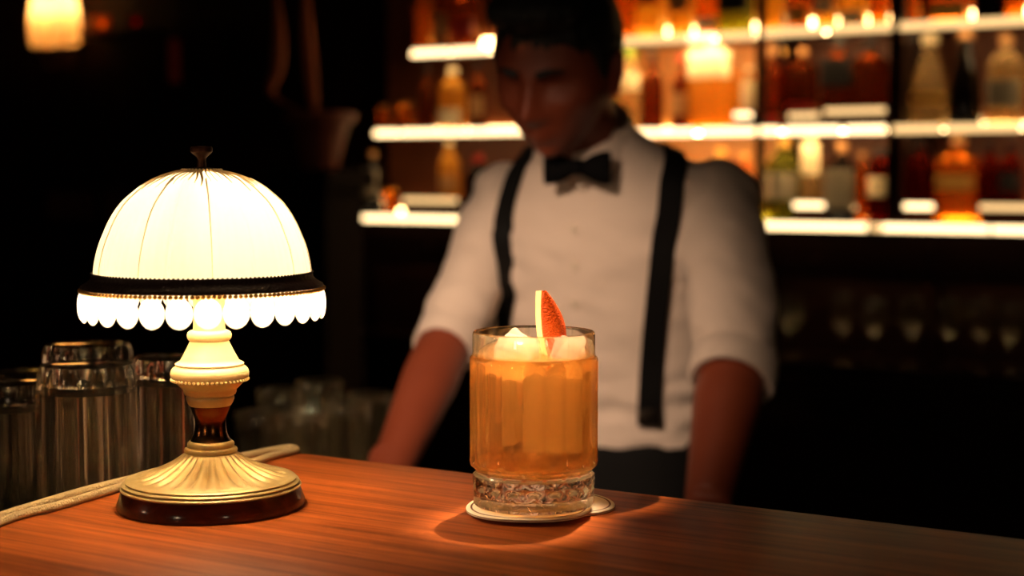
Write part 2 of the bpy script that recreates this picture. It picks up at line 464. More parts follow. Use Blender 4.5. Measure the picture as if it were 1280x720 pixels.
# dome shade
OX = -0.0035
dome = [(150, 352), (139, 349.5), (133.5, 345), (133.5, 337), (131.5, 322), (127, 304), (120, 286), (111.5, 268), (99, 250), (85, 237), (71, 226.5), (55, 218.5), (38, 213), (24, 210.5)]
dp = spline([(r, y, 0) for r, y in dome[2:]], 5)
NP = 64
def pleat(a, r, z, k):
    t = k / (len(dp) - 1)
    w = 0.0035 + 0.006 * t + 0.045 * max(0, t - 0.62)
    u = a * NP / (2 * PI) + 0.25 * math.sin(a * 5 + 1.3) + 0.2 * math.sin(a * 11)
    tri = abs((u % 1.0) - 0.5) * 2
    ridge = abs(math.sin(a * 4 + 0.5))
    gro = 0.012 * max(0, 1 - ridge / 0.09)
    return r * (1 + w * (tri - 0.5) - gro)
MB().lathe([(p.x * S, lz(p.y)) for p in dp], 640, pleat, center=(OX, 0, 0), cap0=False, cap1=False).build('shade', M['shade'], lamp, angle=60)
# folds at the crown, coloured darker for the shade in the gathers, and the long seams
fm = MB()
rnd = random.Random(3)
def fold(a, t0, t1, wd, hh):
    n0, n1 = int(t0 * (len(dp) - 1)), int(t1 * (len(dp) - 1))
    pts = []
    for k in range(n0, n1 + 1):
        r = dp[k].x * S * 1.004 + 0.0003; da = 0.02 * math.sin(k * 0.4 + a * 7) if t0 > .3 else 0
        pts.append((OX + r * math.cos(a + da), r * math.sin(a + da), lz(dp[k].y)))
    n = len(pts)
    fm.tube(pts, [(wd * (0.25 + 0.75 * i / (n - 1)), hh * (0.3 + 0.7 * i / (n - 1))) for i in range(n)], 6)
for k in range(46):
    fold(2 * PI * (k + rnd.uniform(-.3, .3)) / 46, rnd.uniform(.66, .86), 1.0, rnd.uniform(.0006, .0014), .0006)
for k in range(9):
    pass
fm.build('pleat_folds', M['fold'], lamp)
fm = MB()
for k in range(9):
    fold(2 * PI * (k + .25 + rnd.uniform(-.2, .2)) / 9, 0.02, 0.8, .0006, .0004)
fm.build('shade_seams', M['seam'], lamp)
# dark band under the dome, flaring out
MB().lathe([(134.5 * S, lz(337)), (136 * S, lz(337)), (137 * S, lz(343)), (141 * S, lz(347)), (149 * S, lz(351.5)), (150 * S, lz(354)), (148.5 * S, lz(355)), (140 * S, lz(350.5)), (134.5 * S, lz(345)), (133.4 * S, lz(341)), (134.5 * S, lz(337))], 120, center=(OX, 0, 0), cap0=False, cap1=False).build('shade_band', M['band'], lamp)
g = MB()
for k in range(150):
    a = 2 * PI * k / 150
    g.ball((OX + 149.6 * S * math.cos(a), 149.6 * S * math.sin(a), lz(357.2)), 0.0016, 1)
g.build('bead_trim', M['gold'], lamp)
g = MB()
for k in range(150):
    a = 2 * PI * k / 150
    g.ball((OX + 136 * S * math.cos(a), 136 * S * math.sin(a), lz(337)), 0.0009, 1)
g.build('upper_bead_trim', M['band'], lamp)
g = MB()
for k in range(34):
    a = 2 * PI * k / 34
    g.ball((OX + 24 * S * math.cos(a), 24 * S * math.sin(a), lz(209.8)), 0.0012, 1)
g.build('crown_bead_ring', M['ivory'], lamp)
# drops of the fringe
ND = 28
for k in range(ND):
    a = 2 * PI * k / ND
    R = 147.5 * S
    m = MB()
    m.ball((0, 0, -0.0100), (0.0030, 0.0086, 0.0098), 3)
    m.ball((0, 0, -0.0006), (0.0014, 0.0014, 0.0014), 1)
    o = m.build('fringe_drop', M['drop'], lamp, loc=(OX + R * math.cos(a), R * math.sin(a), lz(357.5)))
    o.rotation_euler = (0, 0, a)
# crown cap and finial
MB().lathe([(26 * S, lz(211)), (24 * S, lz(209)), (14 * S, lz(207)), (6 * S, lz(206)), (5.2 * S, lz(198)), (6 * S, lz(194)), (11 * S, lz(189.5)), (13.5 * S, lz(187)), (13.8 * S, lz(182.5)), (12.5 * S, lz(180.5)), (3 * S, lz(180))], 40, center=(OX, 0, 0)).build('finial', M['dark_brass'], lamp)
# shade carrier: three thin spokes from the socket to the crown ring
sp = MB()
for k in range(3):
    a = 2 * PI * k / 3 + 0.4
    sp.tube(spline([(0.009 * math.cos(a), 0.009 * math.sin(a), lz(338)), (0.034 * math.cos(a), 0.034 * math.sin(a), lz(300)), (0.030 * math.cos(a), 0.030 * math.sin(a), lz(250)), (OX + 0.011 * math.cos(a), 0.011 * math.sin(a), lz(210))], 6), 0.0009, 6)
sp.build('shade_carrier', M['dark_brass'], lamp)

# power cord lying on the bar, doubled back behind the lamp
def on_bar(px, py, h): return at_z(px, py, BAR_Z + h)
R0 = Matrix.Rotation(-YAW, 4, 'Z')
def to_lamp(p): return R0 @ (p - lamp_pos)
cr = 0.0029
c1 = [(278, 592), (318, 577), (350, 567), (366, 563.5), (370, 561.5), (362, 559.5), (340, 562.5), (308, 569), (275, 575), (230, 584), (190, 592), (155, 601), (110, 612), (60, 626.5), (0, 645.5), (-60, 668)]
c2 = [(262, 583), (225, 590), (190, 597.5), (156, 607), (110, 620.5), (70, 632.5), (36, 640.5), (0, 652), (-60, 680)]
for nm, c in (('cord', c1), ('cord', c2)):
    pts = [to_lamp(on_bar(px, py, cr + 0.0004)) for px, py in c]
    m = MB().tube(spline(pts, 8), cr, 12)
    m.build(nm, M['cord'], lamp)

# ------------------------------------------------------------------ coasters, cocktail
GD = at_z(667, 640, BAR_Z)
gl = Vector((GD.x, GD.y, 0))
def coaster(px, py, r, z0, name, lab, wob, ph):
    c = at_z(px, py, BAR_Z)
    m = MB()
    def fn(a, rr, z, k): return rr * (1 + 0.018 * math.cos(4 * a + ph) + 0.006 * math.sin(3 * a + wob))
    m.lathe([(r * 0.985, 0.0), (r, 0.0004), (r, 0.0016), (r * 0.985, 0.0021)], 96, fn)
    o = m.build(name, M['paper'], loc=(c.x, c.y, z0))
    tag(o, lab, 'coaster')
    MB().lathe([(r * 1.001, 0.0008), (r * 1.004, 0.0009), (r * 1.004, 0.0012), (r * 1.001, 0.0013)], 96, fn, cap0=False, cap1=False).build('printed_edge', M['paper_edge'], o)
    MB().lathe([(r * 0.93, 0.00212), (r * 0.93, 0.00222), (r * 0.90, 0.00222), (r * 0.90, 0.00212)], 96, fn, cap0=False, cap1=False).build('printed_ring', M['paper_edge'], o)
    return o
coaster(698, 632.5, 0.0375, BAR_Z + 0.0002, 'coaster', 'cream paper coaster poking out beneath the other coaster, on the bar wood', 1.0, 0.3)
coaster(661, 641.5, 0.0412, BAR_Z + 0.0026, 'coaster', 'cream paper coaster directly under the cocktail glass', 2.1, 1.1)
GZ = BAR_Z + 0.0050
# cut tumbler
gp = [(0.0005, 0.0012), (0.030, 0.0008), (0.0352, 0.0), (0.0385, 0.0012)]
n_foot0 = len(gp)
for k in range(9): gp.append((0.0392, 0.0028 + 0.0178 * k / 8))
n_foot1 = len(gp)
gp += [(0.0378, 0.0218), (0.0374, 0.0232), (0.0384, 0.0246), (0.0410, 0.0268), (0.0416, 0.0295)]
n_b0 = len(gp)
for k in range(6): gp.append((0.0417, 0.0315 + 0.0620 * k / 5))
n_b1 = len(gp)
gp += [(0.0416, 0.0955), (0.0408, 0.0970), (0.0398, 0.0978), (0.0396, 0.1000), (0.0396, 0.1112), (0.0392, 0.1127), (0.0384, 0.1133), (0.0376, 0.1127), (0.0374, 0.1112),
       (0.0372, 0.0980), (0.0370, 0.0950), (0.0366, 0.0700), (0.0362, 0.0330), (0.0352, 0.0285), (0.0320, 0.0262), (0.015, 0.0252), (0.0005, 0.0250)]
def cut(a, r, z, k):
    if n_foot0 <= k < n_foot1:
        t = (k - n_foot0) / 8.0
        ph = a * 9 + (PI / 2 if t > 0.5 else 0)
        w = math.sin(PI * ((t * 2) % 1.0 if t not in (0.5, 1.0) else 0.0))
        return r * (1 - 0.050 * abs(math.cos(ph)) * (0.35 + 0.65 * w)) + 0.0004
    if n_b0 <= k < n_b1:
        return r * (1 - 0.042 * (1 - abs(math.sin(a * 9))) ** 1.2)
    return r
m = MB(); m.lathe(gp, 234, cut, cap0=True, cap1=True)
gob = m.build('cocktail_glass', M['clear'], loc=(gl.x, gl.y, GZ), angle=35)
gob.rotation_euler.z = 0.2
tag(gob, 'clear cut glass tumbler with fluted sides and faceted foot on a coaster', 'glass')
# drink
dpf = [(0.0005, 0.0249), (0.015, 0.02505), (0.0321, 0.0261), (0.0353, 0.0284), (0.0363, 0.0330), (0.0367, 0.0700), (0.0371, 0.0950), (0.0372, 0.0976), (0.0366, 0.0968), (0.030, 0.0965), (0.0005, 0.0965)]
tag(MB().lathe(dpf, 96).build('cocktail_drink', M['drink'], loc=(gl.x, gl.y, GZ)), 'hazy amber drink filling the cut glass tumbler', 'drink')
# ice
def ice(c, size, rot, name, lab, seed):
    bm = bmesh.new(); bmesh.ops.create_cube(bm, size=1.0)
    bmesh.ops.bevel(bm, geom=list(bm.edges), offset=0.14, segments=3, affect='EDGES', profile=0.5)
    bmesh.ops.subdivide_edges(bm, edges=list(bm.edges), cuts=1, use_grid_fill=True)
    bm.verts.index_update()
    vs = []
    for v in bm.verts:
        q = Vector((v.co.x * size[0], v.co.y * size[1], v.co.z * size[2]))
        q += noise.noise_vector(v.co * 2.4 + Vector((seed, 0, 0))) * 0.0013
        vs.append(q)
    fs = [[v.index for v in f.verts] for f in bm.faces]; bm.free()
    m = MB().add(vs, fs)
    from mathutils import Euler
    m.xform(Euler(rot).to_matrix().to_4x4())
    o = m.build(name, M['ice'], loc=(gl.x + c[0], gl.y + c[1], GZ + c[2]))
    tag(o, lab, 'ice cube', 'ice cubes in the cocktail')
def camdir(a, b, z): p = room(a, b); return (p.x, p.y, z)
ice(camdir(0.009, 0.004, 0.062), (0.040, 0.038, 0.050), (0.05, 0.08, 0.75), 'ice_cube', 'large clear ice block sunk in the middle of the amber drink', 1)
ice(camdir(-0.011, -0.009, 0.0975), (0.026, 0.022, 0.020), (0.5, 0.3, 0.3), 'ice_cube', 'frosted ice cube poking out of the drink in front of the peel', 5)
ice(camdir(-0.008, 0.017, 0.0985), (0.024, 0.020, 0.019), (0.2, 0.7, 1.1), 'ice_cube', 'frosted ice cube poking out at the far rim behind the peel', 9)
ice(camdir(0.022, -0.006, 0.0965), (0.018, 0.022, 0.018), (0.7, 0.2, 0.2), 'ice_cube', 'small ice cube floating under the rind side of the peel', 13)
# orange peel
def peel():
    """lens shaped slice of rind standing in the glass; local x toward the rind side, z up"""
    L_, W = 0.047, 0.0125
    root = empty('orange_peel', (0, 0, 0))
    ns, nt = 24, 10
    def surf(i, j, off):
        t = i / ns; u = j / nt * 2 - 1
        w = W * math.sin(PI * min(1, 0.03 + 0.94 * t)) ** 0.75 * (1 - 0.25 * t)
        z = t * L_
        ang = u * 0.95
        x = (w * 1.0) * math.sin(ang) * 1.1 + 0.004 * math.sin(PI * t) - 0.006 * t * t
        y = -off - w * 0.55 * math.cos(ang) + 0.004 * math.sin(PI * t)
        return Vector((x, y, z))
    def shell(o0, o1, fr):
        vs, fs = [], []
        for off in (o0, o1):
            for i in range(ns + 1):
                for j in range(nt + 1): vs.append(surf(i, j, off))
        n1 = (ns + 1) * (nt + 1); id_ = lambda s, i, j: s * n1 + i * (nt + 1) + j
        for i in range(ns):
            for j in range(nt):
                fs.append((id_(0, i, j), id_(0, i, j + 1), id_(0, i + 1, j + 1), id_(0, i + 1, j)))
                fs.append((id_(1, i, j), id_(1, i + 1, j), id_(1, i + 1, j + 1), id_(1, i, j + 1)))
            fs.append((id_(0, i, 0), id_(0, i + 1, 0), id_(1, i + 1, 0), id_(1, i, 0)))
            fs.append((id_(0, i, nt), id_(1, i, nt), id_(1, i + 1, nt), id_(0, i + 1, nt)))
        for j in range(nt):
            fs.append((id_(0, 0, j), id_(1, 0, j), id_(1, 0, j + 1), id_(0, 0, j + 1)))
            fs.append((id_(0, ns, j), id_(0, ns, j + 1), id_(1, ns, j + 1), id_(1, ns, j)))
        return MB().add(vs, fs)
    shell(0.0, 0.0012, 0).build('rind', M['rind'], root)
    shell(-0.0052, 0.0, 0).build('pith', M['pith'], root)
    return root
pl = peel()
tag(pl, 'curved slice of orange peel standing up out of the cocktail', 'garnish')
pp = Vector(camdir(0.0115, -0.004, 0))
pl.location = (gl.x + pp.x, gl.y + pp.y, GZ + 0.0925)
pl.rotation_euler = (math.radians(-6), math.radians(3), YAW + math.radians(40))

# ------------------------------------------------------------------ bartender
WP = (0.135, 2.42)
man_root = room(WP[0], WP[1], 0)
def L3(x, y, z): return Vector((x - WP[0], y - WP[1], z))      # viewer-aligned metres -> body frame
sv = Vector((0.90, -0.436, 0)).normalized(); dv = Vector((0.436, 0.90, 0)).normalized()
sw = Vector((0.97, -0.24, 0)).normalized(); dw = Vector((0.24, 0.97, 0)).normalized()
torso = [  # z, cx, cy, half width, half depth, twist
    (0.93, .137, 2.43, .160, .112, 0.0), (1.00, .137, 2.41, .162, .114, 0.1), (1.08, .138, 2.38, .168, .118, 0.3), (1.16, .140, 2.345, .178, .124, .6),
    (1.23, .143, 2.31, .186, .122, .9), (1.285, .143, 2.285, .187, .108, 1), (1.325, .140, 2.268, .172, .090, 1), (1.352, .132, 2.255, .130, .072, 1), (1.378, .117, 2.24, .086, .060, 1), (1.400, .105, 2.228, .062, .056, 1)]
def torso_secs(grow=0.0, lo=0, hi=99):
    out = []
    for (z, cx, cy, hw, hd, t) in torso[lo:hi]:
        s_ = sw.lerp(sv, t).normalized(); d_ = dw.lerp(dv, t).normalized()
        out.append((L3(cx, cy, z), s_ * (hw + grow), d_ * (hd + grow)))
    return out
# head, built in its own frame (face toward -y) and then turned
def G(p, c, s): return math.exp(-sum(((p[i] - c[i]) / s[i]) ** 2 for i in range(3)))
def head_mb():
    bm = bmesh.new(); bmesh.ops.create_icosphere(bm, subdivisions=6, radius=1.0)
    bm.verts.index_update(); vs = []
    for v in bm.verts:
        p = v.co.copy()
        x, y, z = p.x * 0.076, p.y * 0.096, p.z * 0.112
        if z < 0:
            t = -z / 0.112
            x *= 1 - 0.38 * t ** 1.6
            if y > 0: y *= 1 - 0.45 * t ** 1.1
            y -= 0.016 * t
        if y < -0.05: y = -0.05 + (y + 0.05) * 0.82
        q = Vector((x, y, z)); s = abs(x)
        q.y -= 0.026 * G((x, y, z), (0, -0.09, -0.028), (0.0125, 0.05, 0.016))         # nose tip
        q.y -= 0.014 * G((x, y, z), (0, -0.09, -0.004), (0.010, 0.05, 0.024))         # nose bridge
        q.y -= 0.007 * G((s, y, z), (0.013, -0.09, -0.034), (0.007, 0.05, 0.008))    # nostril wings
        q.y += 0.013 * G((s, y, z), (0.032, -0.085, 0.006), (0.018, 0.05, 0.012))     # eye sockets
        q.y -= 0.008 * G((s, y, z), (0.032, -0.085, 0.003), (0.011, 0.05, 0.0075))    # lids over the eyeballs
        q.y -= 0.007 * G((s, y, z), (0.030, -0.09, 0.024), (0.022, 0.05, 0.008))      # brow
        q.y -= 0.006 * G((s, y, z), (0.045, -0.07, -0.022), (0.018, 0.05, 0.018))     # cheekbones
        q.x += math.copysign(0.004, x) * G((s, y, z), (0.055, -0.05, -0.02), (0.02, 0.04, 0.02)) if s > 1e-5 else 0
        q.y -= 0.009 * G((x, y, z), (0, -0.09, -0.058), (0.020, 0.05, 0.0055))        # upper lip
        q.y -= 0.010 * G((x, y, z), (0, -0.09, -0.070), (0.017, 0.05, 0.0060))        # lower lip
        q.y += 0.005 * G((x, y, z), (0, -0.09, -0.0640), (0.024, 0.05, 0.0028))       # mouth line
        q.y += 0.005 * G((x, y, z), (0, -0.09, -0.081), (0.022, 0.05, 0.006))         # crease under the lip
        q.y -= 0.011 * G((x, y, z), (0, -0.08, -0.100), (0.020, 0.05, 0.013))         # chin
        vs.append(q)
    fs = [[v.index for v in f.verts] for f in bm.faces]; bm.free()
    m = MB().add(vs, fs)
    for sx in (-1, 1):                                                                # ears
        rot = Matrix.Rotation(sx * 0.45, 4, 'Z') @ Matrix.Rotation(-0.15, 4, 'X')
        m.ball((sx * 0.077, 0.012, -0.006), (0.0075, 0.017, 0.030), 3, rot)
        m.ball((sx * 0.083, 0.017, 0.004), (0.006, 0.015, 0.021), 3, rot)
        m.ball((sx * 0.077, 0.004, -0.030), (0.006, 0.008, 0.010), 2, rot)
    return m
HEAD = L3(0.060, 2.125, 1.478)
HM = Matrix.Translation(HEAD) @ Matrix.Rotation(math.radians(-27), 4, 'Z') @ Matrix.Rotation(math.radians(24), 4, 'X') @ Matrix.Rotation(math.radians(4), 4, 'Y')

def hand_into(m, wrist, palm, fwd, side, thumb_sign, spread=1.0):
    """five separate fingers resting on a worktop: wrist/palm points, fwd = finger direction, side = across the knuckles (toward the thumb)"""
    up = Vector((0, 0, 1)); fwd = fwd.normalized(); side = side.normalized()
    mid = wrist.lerp(palm, 0.5) + up * 0.004
    back = wrist + (wrist - palm).normalized() * 0.03 + up * 0.012
    m.loft([(back, side * 0.024, up * 0.020), (wrist, side * 0.028, up * 0.022), (mid, side * 0.034, up * 0.017), (palm, side * 0.041, up * 0.0145), (palm + fwd * 0.028, side * 0.042, up * 0.0125), (palm + fwd * 0.040, side * 0.038, up * 0.010)], 20)
    k = palm + fwd * 0.032
    for off, ln, r, sp_ in ((0.030, 0.070, 0.0088, 0.16), (0.010, 0.078, 0.0090, 0.04), (-0.011, 0.073, 0.0086, -0.08), (-0.030, 0.058, 0.0078, -0.22)):
        d = (fwd + side * sp_ * spread).normalized()
        b = k + side * off
        tip_z = palm.z - 0.016
        pts = [b - fwd * 0.012, b + d * ln * 0.10 + up * 0.003, b + d * ln * 0.48 + up * 0.002, b + d * ln * 0.78 - up * 0.006]
        tip = b + d * ln; tip.z = max(tip_z + r * 0.85, 0.0) ; pts.append(tip)
        m.tube(pts, [r * 1.1, r * 1.08, r, r * 0.92, r * 0.7], 12)
        m.ball(tip, r * 0.8, 2)
    tb = palm - fwd * 0.030 + side * 0.032
    td = (fwd * 0.62 + side * 0.78).normalized()
    tp = [tb - side * 0.012, tb + td * 0.022, tb + td * 0.045 - up * 0.003, tb + td * 0.064 - up * 0.008]
    m.tube(tp, [0.0135, 0.0118, 0.0102, 0.0078], 12); m.ball(tp[-1], 0.0082, 2)

WT = 0.88                                   # worktop height
body = MB()
hm = head_mb().xform(HM); body.add(hm.v, hm.f)
nk0, nk1 = L3(0.112, 2.238, 1.36), HM @ Vector((0, 0.022, -0.055))
body.tube([nk0 - Vector((0, -.03, .03)), nk0, nk0.lerp(nk1, .5), nk1], [0.046, 0.054, 0.054, 0.054], 24)
body.loft(torso_secs(-0.012))
# hips and legs
body.loft([(L3(.14, 2.44, .80), sw * .155, dw * .108), (L3(.138, 2.435, .88), sw * .152, dw * .105), (L3(.137, 2.43, .96), sw * .146, dw * .100)])
for sx, kx in ((-1, 0.04), (1, 0.235)):
    hip = L3(.138 + sx * .078, 2.445, .84); kn = L3(kx, 2.43, .48); an = L3(kx, 2.49, .09)
    body.tube([hip, hip.lerp(kn, .5), kn, kn.lerp(an, .3) + Vector((0, .015, 0)), an], [.082, .070, .052, .052, .036], 18)
    body.loft([(an + Vector((0, .03, -.06)), (.036, 0, 0), (0, 0, .028)), (an + Vector((0, -.06, -.058)), (.042, 0, 0), (0, 0, .026)), (an + Vector((0, -.15, -.066)), (.038, 0, 0), (0, 0, .018))], 16)
# arms: (shoulder, mid, elbow, cuff, wrist)
armL = dict(sh=L3(-.006, 2.345, 1.298), mid=L3(-.046, 2.285, 1.210), el=L3(-.084, 2.210, 1.122), wr=L3(-.160, 1.985, .950))
armR = dict(sh=L3(.278, 2.215, 1.296), mid=L3(.292, 2.14, 1.200), el=L3(.291, 2.065, 1.108), wr=L3(.236, 1.905, .945))
for A, k in ((armL, 0.92), (armR, 1.05)):
    fm = A['el'].lerp(A['wr'], .35)
    body.tube([A['sh'], A['mid'], A['el'], fm, A['el'].lerp(A['wr'], .72), A['wr']], [.046 * k, .043 * k, .040 * k, (.042 * k, .040 * k), .033 * k, .027 * k], 20)
    body.ball(A['el'], .040 * k, 3)
pL = L3(-.166, 1.930, WT + .0165 + .004); pR = L3(.232, 1.850, WT + .0165 + .004)
hand_into(body, armL['wr'], pL, Vector((-.10, -1, 0)), Vector((1, -.10, 0)), 1)
hand_into(body, armR['wr'], pR, Vector((-.02, -1, 0)), Vector((-1, .02, 0)), 1)
man = body.build('person', M['skin'])
remesh(man, 0.0042, 3)
man.location = man_root; man.rotation_euler.z = YAW
tag(man, 'person in white shirt, black bow tie and suspenders leaning on both hands, looking down', 'person')

# hair
hr = MB()
hr.ball((0, 0.016, 0.038), (0.0815, 0.094, 0.086), 5)
hr.ball((0, 0.040, -0.004), (0.062, 0.060, 0.066), 4)
hr.ball((0.004, -0.052, 0.098), (0.060, 0.042, 0.028), 4)
hr.ball((-0.018, -0.064, 0.098), (0.040, 0.028, 0.020), 4)
hr.ball((0.0, -0.01, 0.115), (0.062, 0.070, 0.024), 4)
for sx in (-1, 1): hr.ball((sx * 0.071, -0.016, 0.024), (0.009, 0.020, 0.034), 3)
hr.xform(HM)
hair = hr.build('hair', M['hair'], man); remesh(hair, 0.004, 2)
HI = HM.inverted()
for v in hair.data.vertices:
    q = HI @ v.co
    n = noise.noise(Vector((q.x * 110, q.y * 18, q.z * 30))) * 0.0035 + noise.noise(q * 24) * 0.003
    v.co += v.normal * n
# eyebrows
for sx in (-1, 1):
    eb = MB().tube([HM @ Vector((sx * 0.014, -0.0925, 0.024)), HM @ Vector((sx * 0.030, -0.0915, 0.0295)), HM @ Vector((sx * 0.046, -0.079, 0.026))], [(.0038, .0048), (.0038, .0044), (.002, .002)], 8)
    eb.build('eyebrow', M['hair'], man)

# shirt: torso and two sleeves as one garment
sh = MB()
sh.loft(torso_secs(0.004), 48)
def cuff_end(A, t): return A['el'].lerp(A['wr'], t)
for A, k, rr in ((armL, .12, (.057, .048, .043, .042)), (armR, .20, (.064, .058, .054, .053))):
    ce = cuff_end(A, k)
    inner = A['sh'].lerp(L3(.14, 2.28, 1.30), .35)
    sh.tube([inner, A['sh'], A['sh'].lerp(A['mid'], .5), A['mid'], A['mid'].lerp(A['el'], .5), A['el'], ce], [rr[0] * .95, rr[0], rr[0] * .98, rr[1], rr[1] * 1.02, rr[2], rr[3]], 28)
    sh.ball(A['sh'], rr[0] * 1.02, 3)
shirt = sh.build('shirt', M['shirt'], man); remesh(shirt, 0.006, 6)
for v in shirt.data.vertices:
    p = v.co
    w = 0.35
    for A in (armL, armR):
        d = min((p - A['mid']).length, (p - A['el']).length, (p - A['sh']).length)
        w = max(w, 1.3 - d * 8)
    if p.z < 1.05: w = max(w, 0.9)
    n = noise.noise(Vector((p.x * 16, p.y * 12, p.z * 34))) * 0.006 + noise.noise(Vector((p.x * 40 + p.z * 26, p.y * 30, p.z * 40))) * 0.003
    v.co += v.normal * n * w
shirt.data.update()
# rolled cuffs
for A, t, r, k in ((armL, .12, .0420, .92), (armR, .20, .0530, 1.05)):
    a, b = cuff_end(A, t - .16), cuff_end(A, t + .02)
    m = MB(); prof = []
    ax = (b - a).normalized(); u = ax.orthogonal().normalized(); w = ax.cross(u); ln = (b - a).length
    for rr, s_ in ((r * 1.0, 0), (r * 1.06, .1), (r * 1.07, .5), (r * 1.06, .92), (r * 1.02, 1.0), (r * .93, 1.0), (r * .91, .9), (r * .93, .2), (r * 1.0, 0)): prof.append((rr, s_ * ln))
    m.lathe(prof, 48, lambda aa, rr, z, kk: rr * (1 + .02 * math.sin(3 * aa + z * 60)), cap0=False, cap1=False)
    Mx = Matrix((u, w, ax)).transposed().to_4x4(); Mx.translation = a
    m.xform(Mx); m.build('cuff', M['shirt'], shirt)
# collar: stand and two folded wings
NB, NT_ = L3(0.108, 2.228, 1.378), L3(0.098, 2.207, 1.412)
na = (NT_ - NB).normalized(); nu = (sv - na * sv.dot(na)).normalized(); nw = na.cross(nu)
cm = Matrix((nu, nw, na)).transposed().to_4x4(); cm.translation = NB
m = MB(); m.lathe([(.066, -.012), (.068, .0), (.064, .030), (.0635, .034), (.0605, .033), (.060, .0), (.062, -.012), (.066, -.012)], 64, cap0=False, cap1=False)
m.xform(cm); m.build('collar', M['shirt'], shirt)
for sx in (-1, 1):
    vs, fs = [], []
    prof_a = [math.radians(-90 + sx * (4 + 8 * i)) for i in range(12)]
    for off in (0.0, 0.0022):
        for i, a in enumerate(prof_a):
            drop = 0.040 * (1 - i / 11) ** 0.7 + 0.012
            for (z, rr) in ((.033, .0635), (.030, .0668), (.033 - drop, .0700 + drop * .14)):
                vs.append(cm @ Vector(((rr + off) * math.cos(a), (rr + off) * math.sin(a), z)))
    n = 12 * 3; ii = lambda s, i, j: s * n + i * 3 + j
    for i in range(11):
        for j in range(2):
            fs.append((ii(0, i, j), ii(0, i + 1, j), ii(0, i + 1, j + 1), ii(0, i, j + 1)))
            fs.append((ii(1, i, j), ii(1, i, j + 1), ii(1, i + 1, j + 1), ii(1, i + 1, j)))
        fs.append((ii(0, i, 2), ii(0, i + 1, 2), ii(1, i + 1, 2), ii(1, i, 2)))
        fs.append((ii(0, i, 0), ii(1, i, 0), ii(1, i + 1, 0), ii(0, i + 1, 0)))
    for i in (0, 11):
        for j in range(2): fs.append((ii(0, i, j), ii(0, i, j + 1), ii(1, i, j + 1), ii(1, i, j)))
    MB().add(vs, fs).build('collar_wing', M['shirt'], shirt)

# rays onto the shirt for things that lie on it
sb = BVHTree.FromPolygons([v.co.copy() for v in shirt.data.vertices], [tuple(p.vertices) for p in shirt.data.polygons])
def on_shirt(x, z, back=False):
    o = Vector((x, -2 if not back else 2, z)); d = Vector((0, 1 if not back else -1, 0))
    h = sb.ray_cast(o, d)
    return (h[0], h[1]) if h[0] else None
def px_local(px, py, d=2.2):
    p = at_depth(px, py, d); return p.x - WP[0], p.z
def strap(path_px, back_x, name):
    pts = []
    for px, py in path_px:
        x, z = px_local(px, py, 2.19 if py < 260 else 2.23)
        h = on_shirt(x, z)
        if h: pts.append((h[0], h[1]))
    pts.reverse()                                           # waist -> shoulder
    x, z = pts[-1][0].x, pts[-1][0].z
    # over the shoulder
    for yy in (0.02, 0.05, 0.08, 0.11):
        y = pts[-1][0].y + 0.03
        h = sb.ray_cast(Vector((x, y, 2.0)), Vector((0, 0, -1)))
        if h[0] and h[0].z > z - 0.05: pts.append((h[0], h[1]))
        else: break
    for t in (0, .25, .5, .75, 1):
        xx = x + (back_x - x) * t; zz = (pts[-1][0].z - .03) * (1 - t) + 0.96 * t
        h = on_shirt(xx, zz, True)
        if h: pts.append((h[0], h[1]))
    # resample smooth
    cs = spline([p[0] for p in pts], 4); ns_ = spline([p[1] for p in pts], 4)
    vs, fs = [], []
    for i, (c, n) in enumerate(zip(cs, ns_)):
        n = n.normalized(); t = (cs[min(i + 1, len(cs) - 1)] - cs[max(i - 1, 0)]).normalized(); s_ = t.cross(n).normalized() * 0.0165
        for a, b in ((-1, 0.0015), (1, 0.0015), (1, 0.0050), (-1, 0.0050)): vs.append(c + s_ * a + n * b)
    for i in range(len(cs) - 1):
        for j in range(4):
            j2 = (j + 1) % 4; fs.append((i * 4 + j, i * 4 + j2, i * 4 + 4 + j2, i * 4 + 4 + j))
    fs.append((3, 2, 1, 0)); e = (len(cs) - 1) * 4; fs.append((e, e + 1, e + 2, e + 3))
    o = MB().add(vs, fs).build(name, M['black_cloth'], man)
    # metal clip at the waist
    c, n = cs[1], ns_[1].normalized()
    b = MB().box((-.017, -.003, -.018), (.017, .003, .018), .002)
    b.xform(Matrix.Translation(c + n * .006)); b.build('clip', M['steel'], o)
    return o
strap([(846, 186), (842, 205), (836, 230), (829, 265), (824, 300), (821, 340), (819, 380), (817, 420), (816, 460), (815, 500), (815, 525)], 0.02, 'suspender')
strap([(664, 190), (655, 202), (645, 222), (636, 250), (631, 280), (629, 310), (629, 350), (631, 400), (634, 450), (638, 500), (640, 525)], -0.02, 'suspender')
# bow tie
BTC = at_depth(721, 209, 2.140); BT = L3(BTC.x, BTC.y, BTC.z)
bt_m = Matrix.Translation(BT) @ Matrix.Rotation(math.radians(-20), 4, 'Z')
def lobe(sx):
    secs = []
    for t, hh, dd in ((0.004, .008, .007), (.012, .013, .009), (.022, .0185, .010), (.034, .0220, .010), (.043, .0225, .008), (.0465, .0215, .004)):
        secs.append((Vector((sx * t, .004 * math.sin(t * 60), -.001)), Vector((0, 0, hh)), Vector((0, dd, 0))))
    return MB().loft(secs, 24, 2.6).xform(bt_m)
tie = MB().box((-.0085, -.013, -.0105), (.0085, .008, .0105), .004, 3).xform(bt_m).build('bow_tie', M['satin'], man)
for sx in (-1, 1): lobe(sx).build('bow_loop', M['satin'], tie)
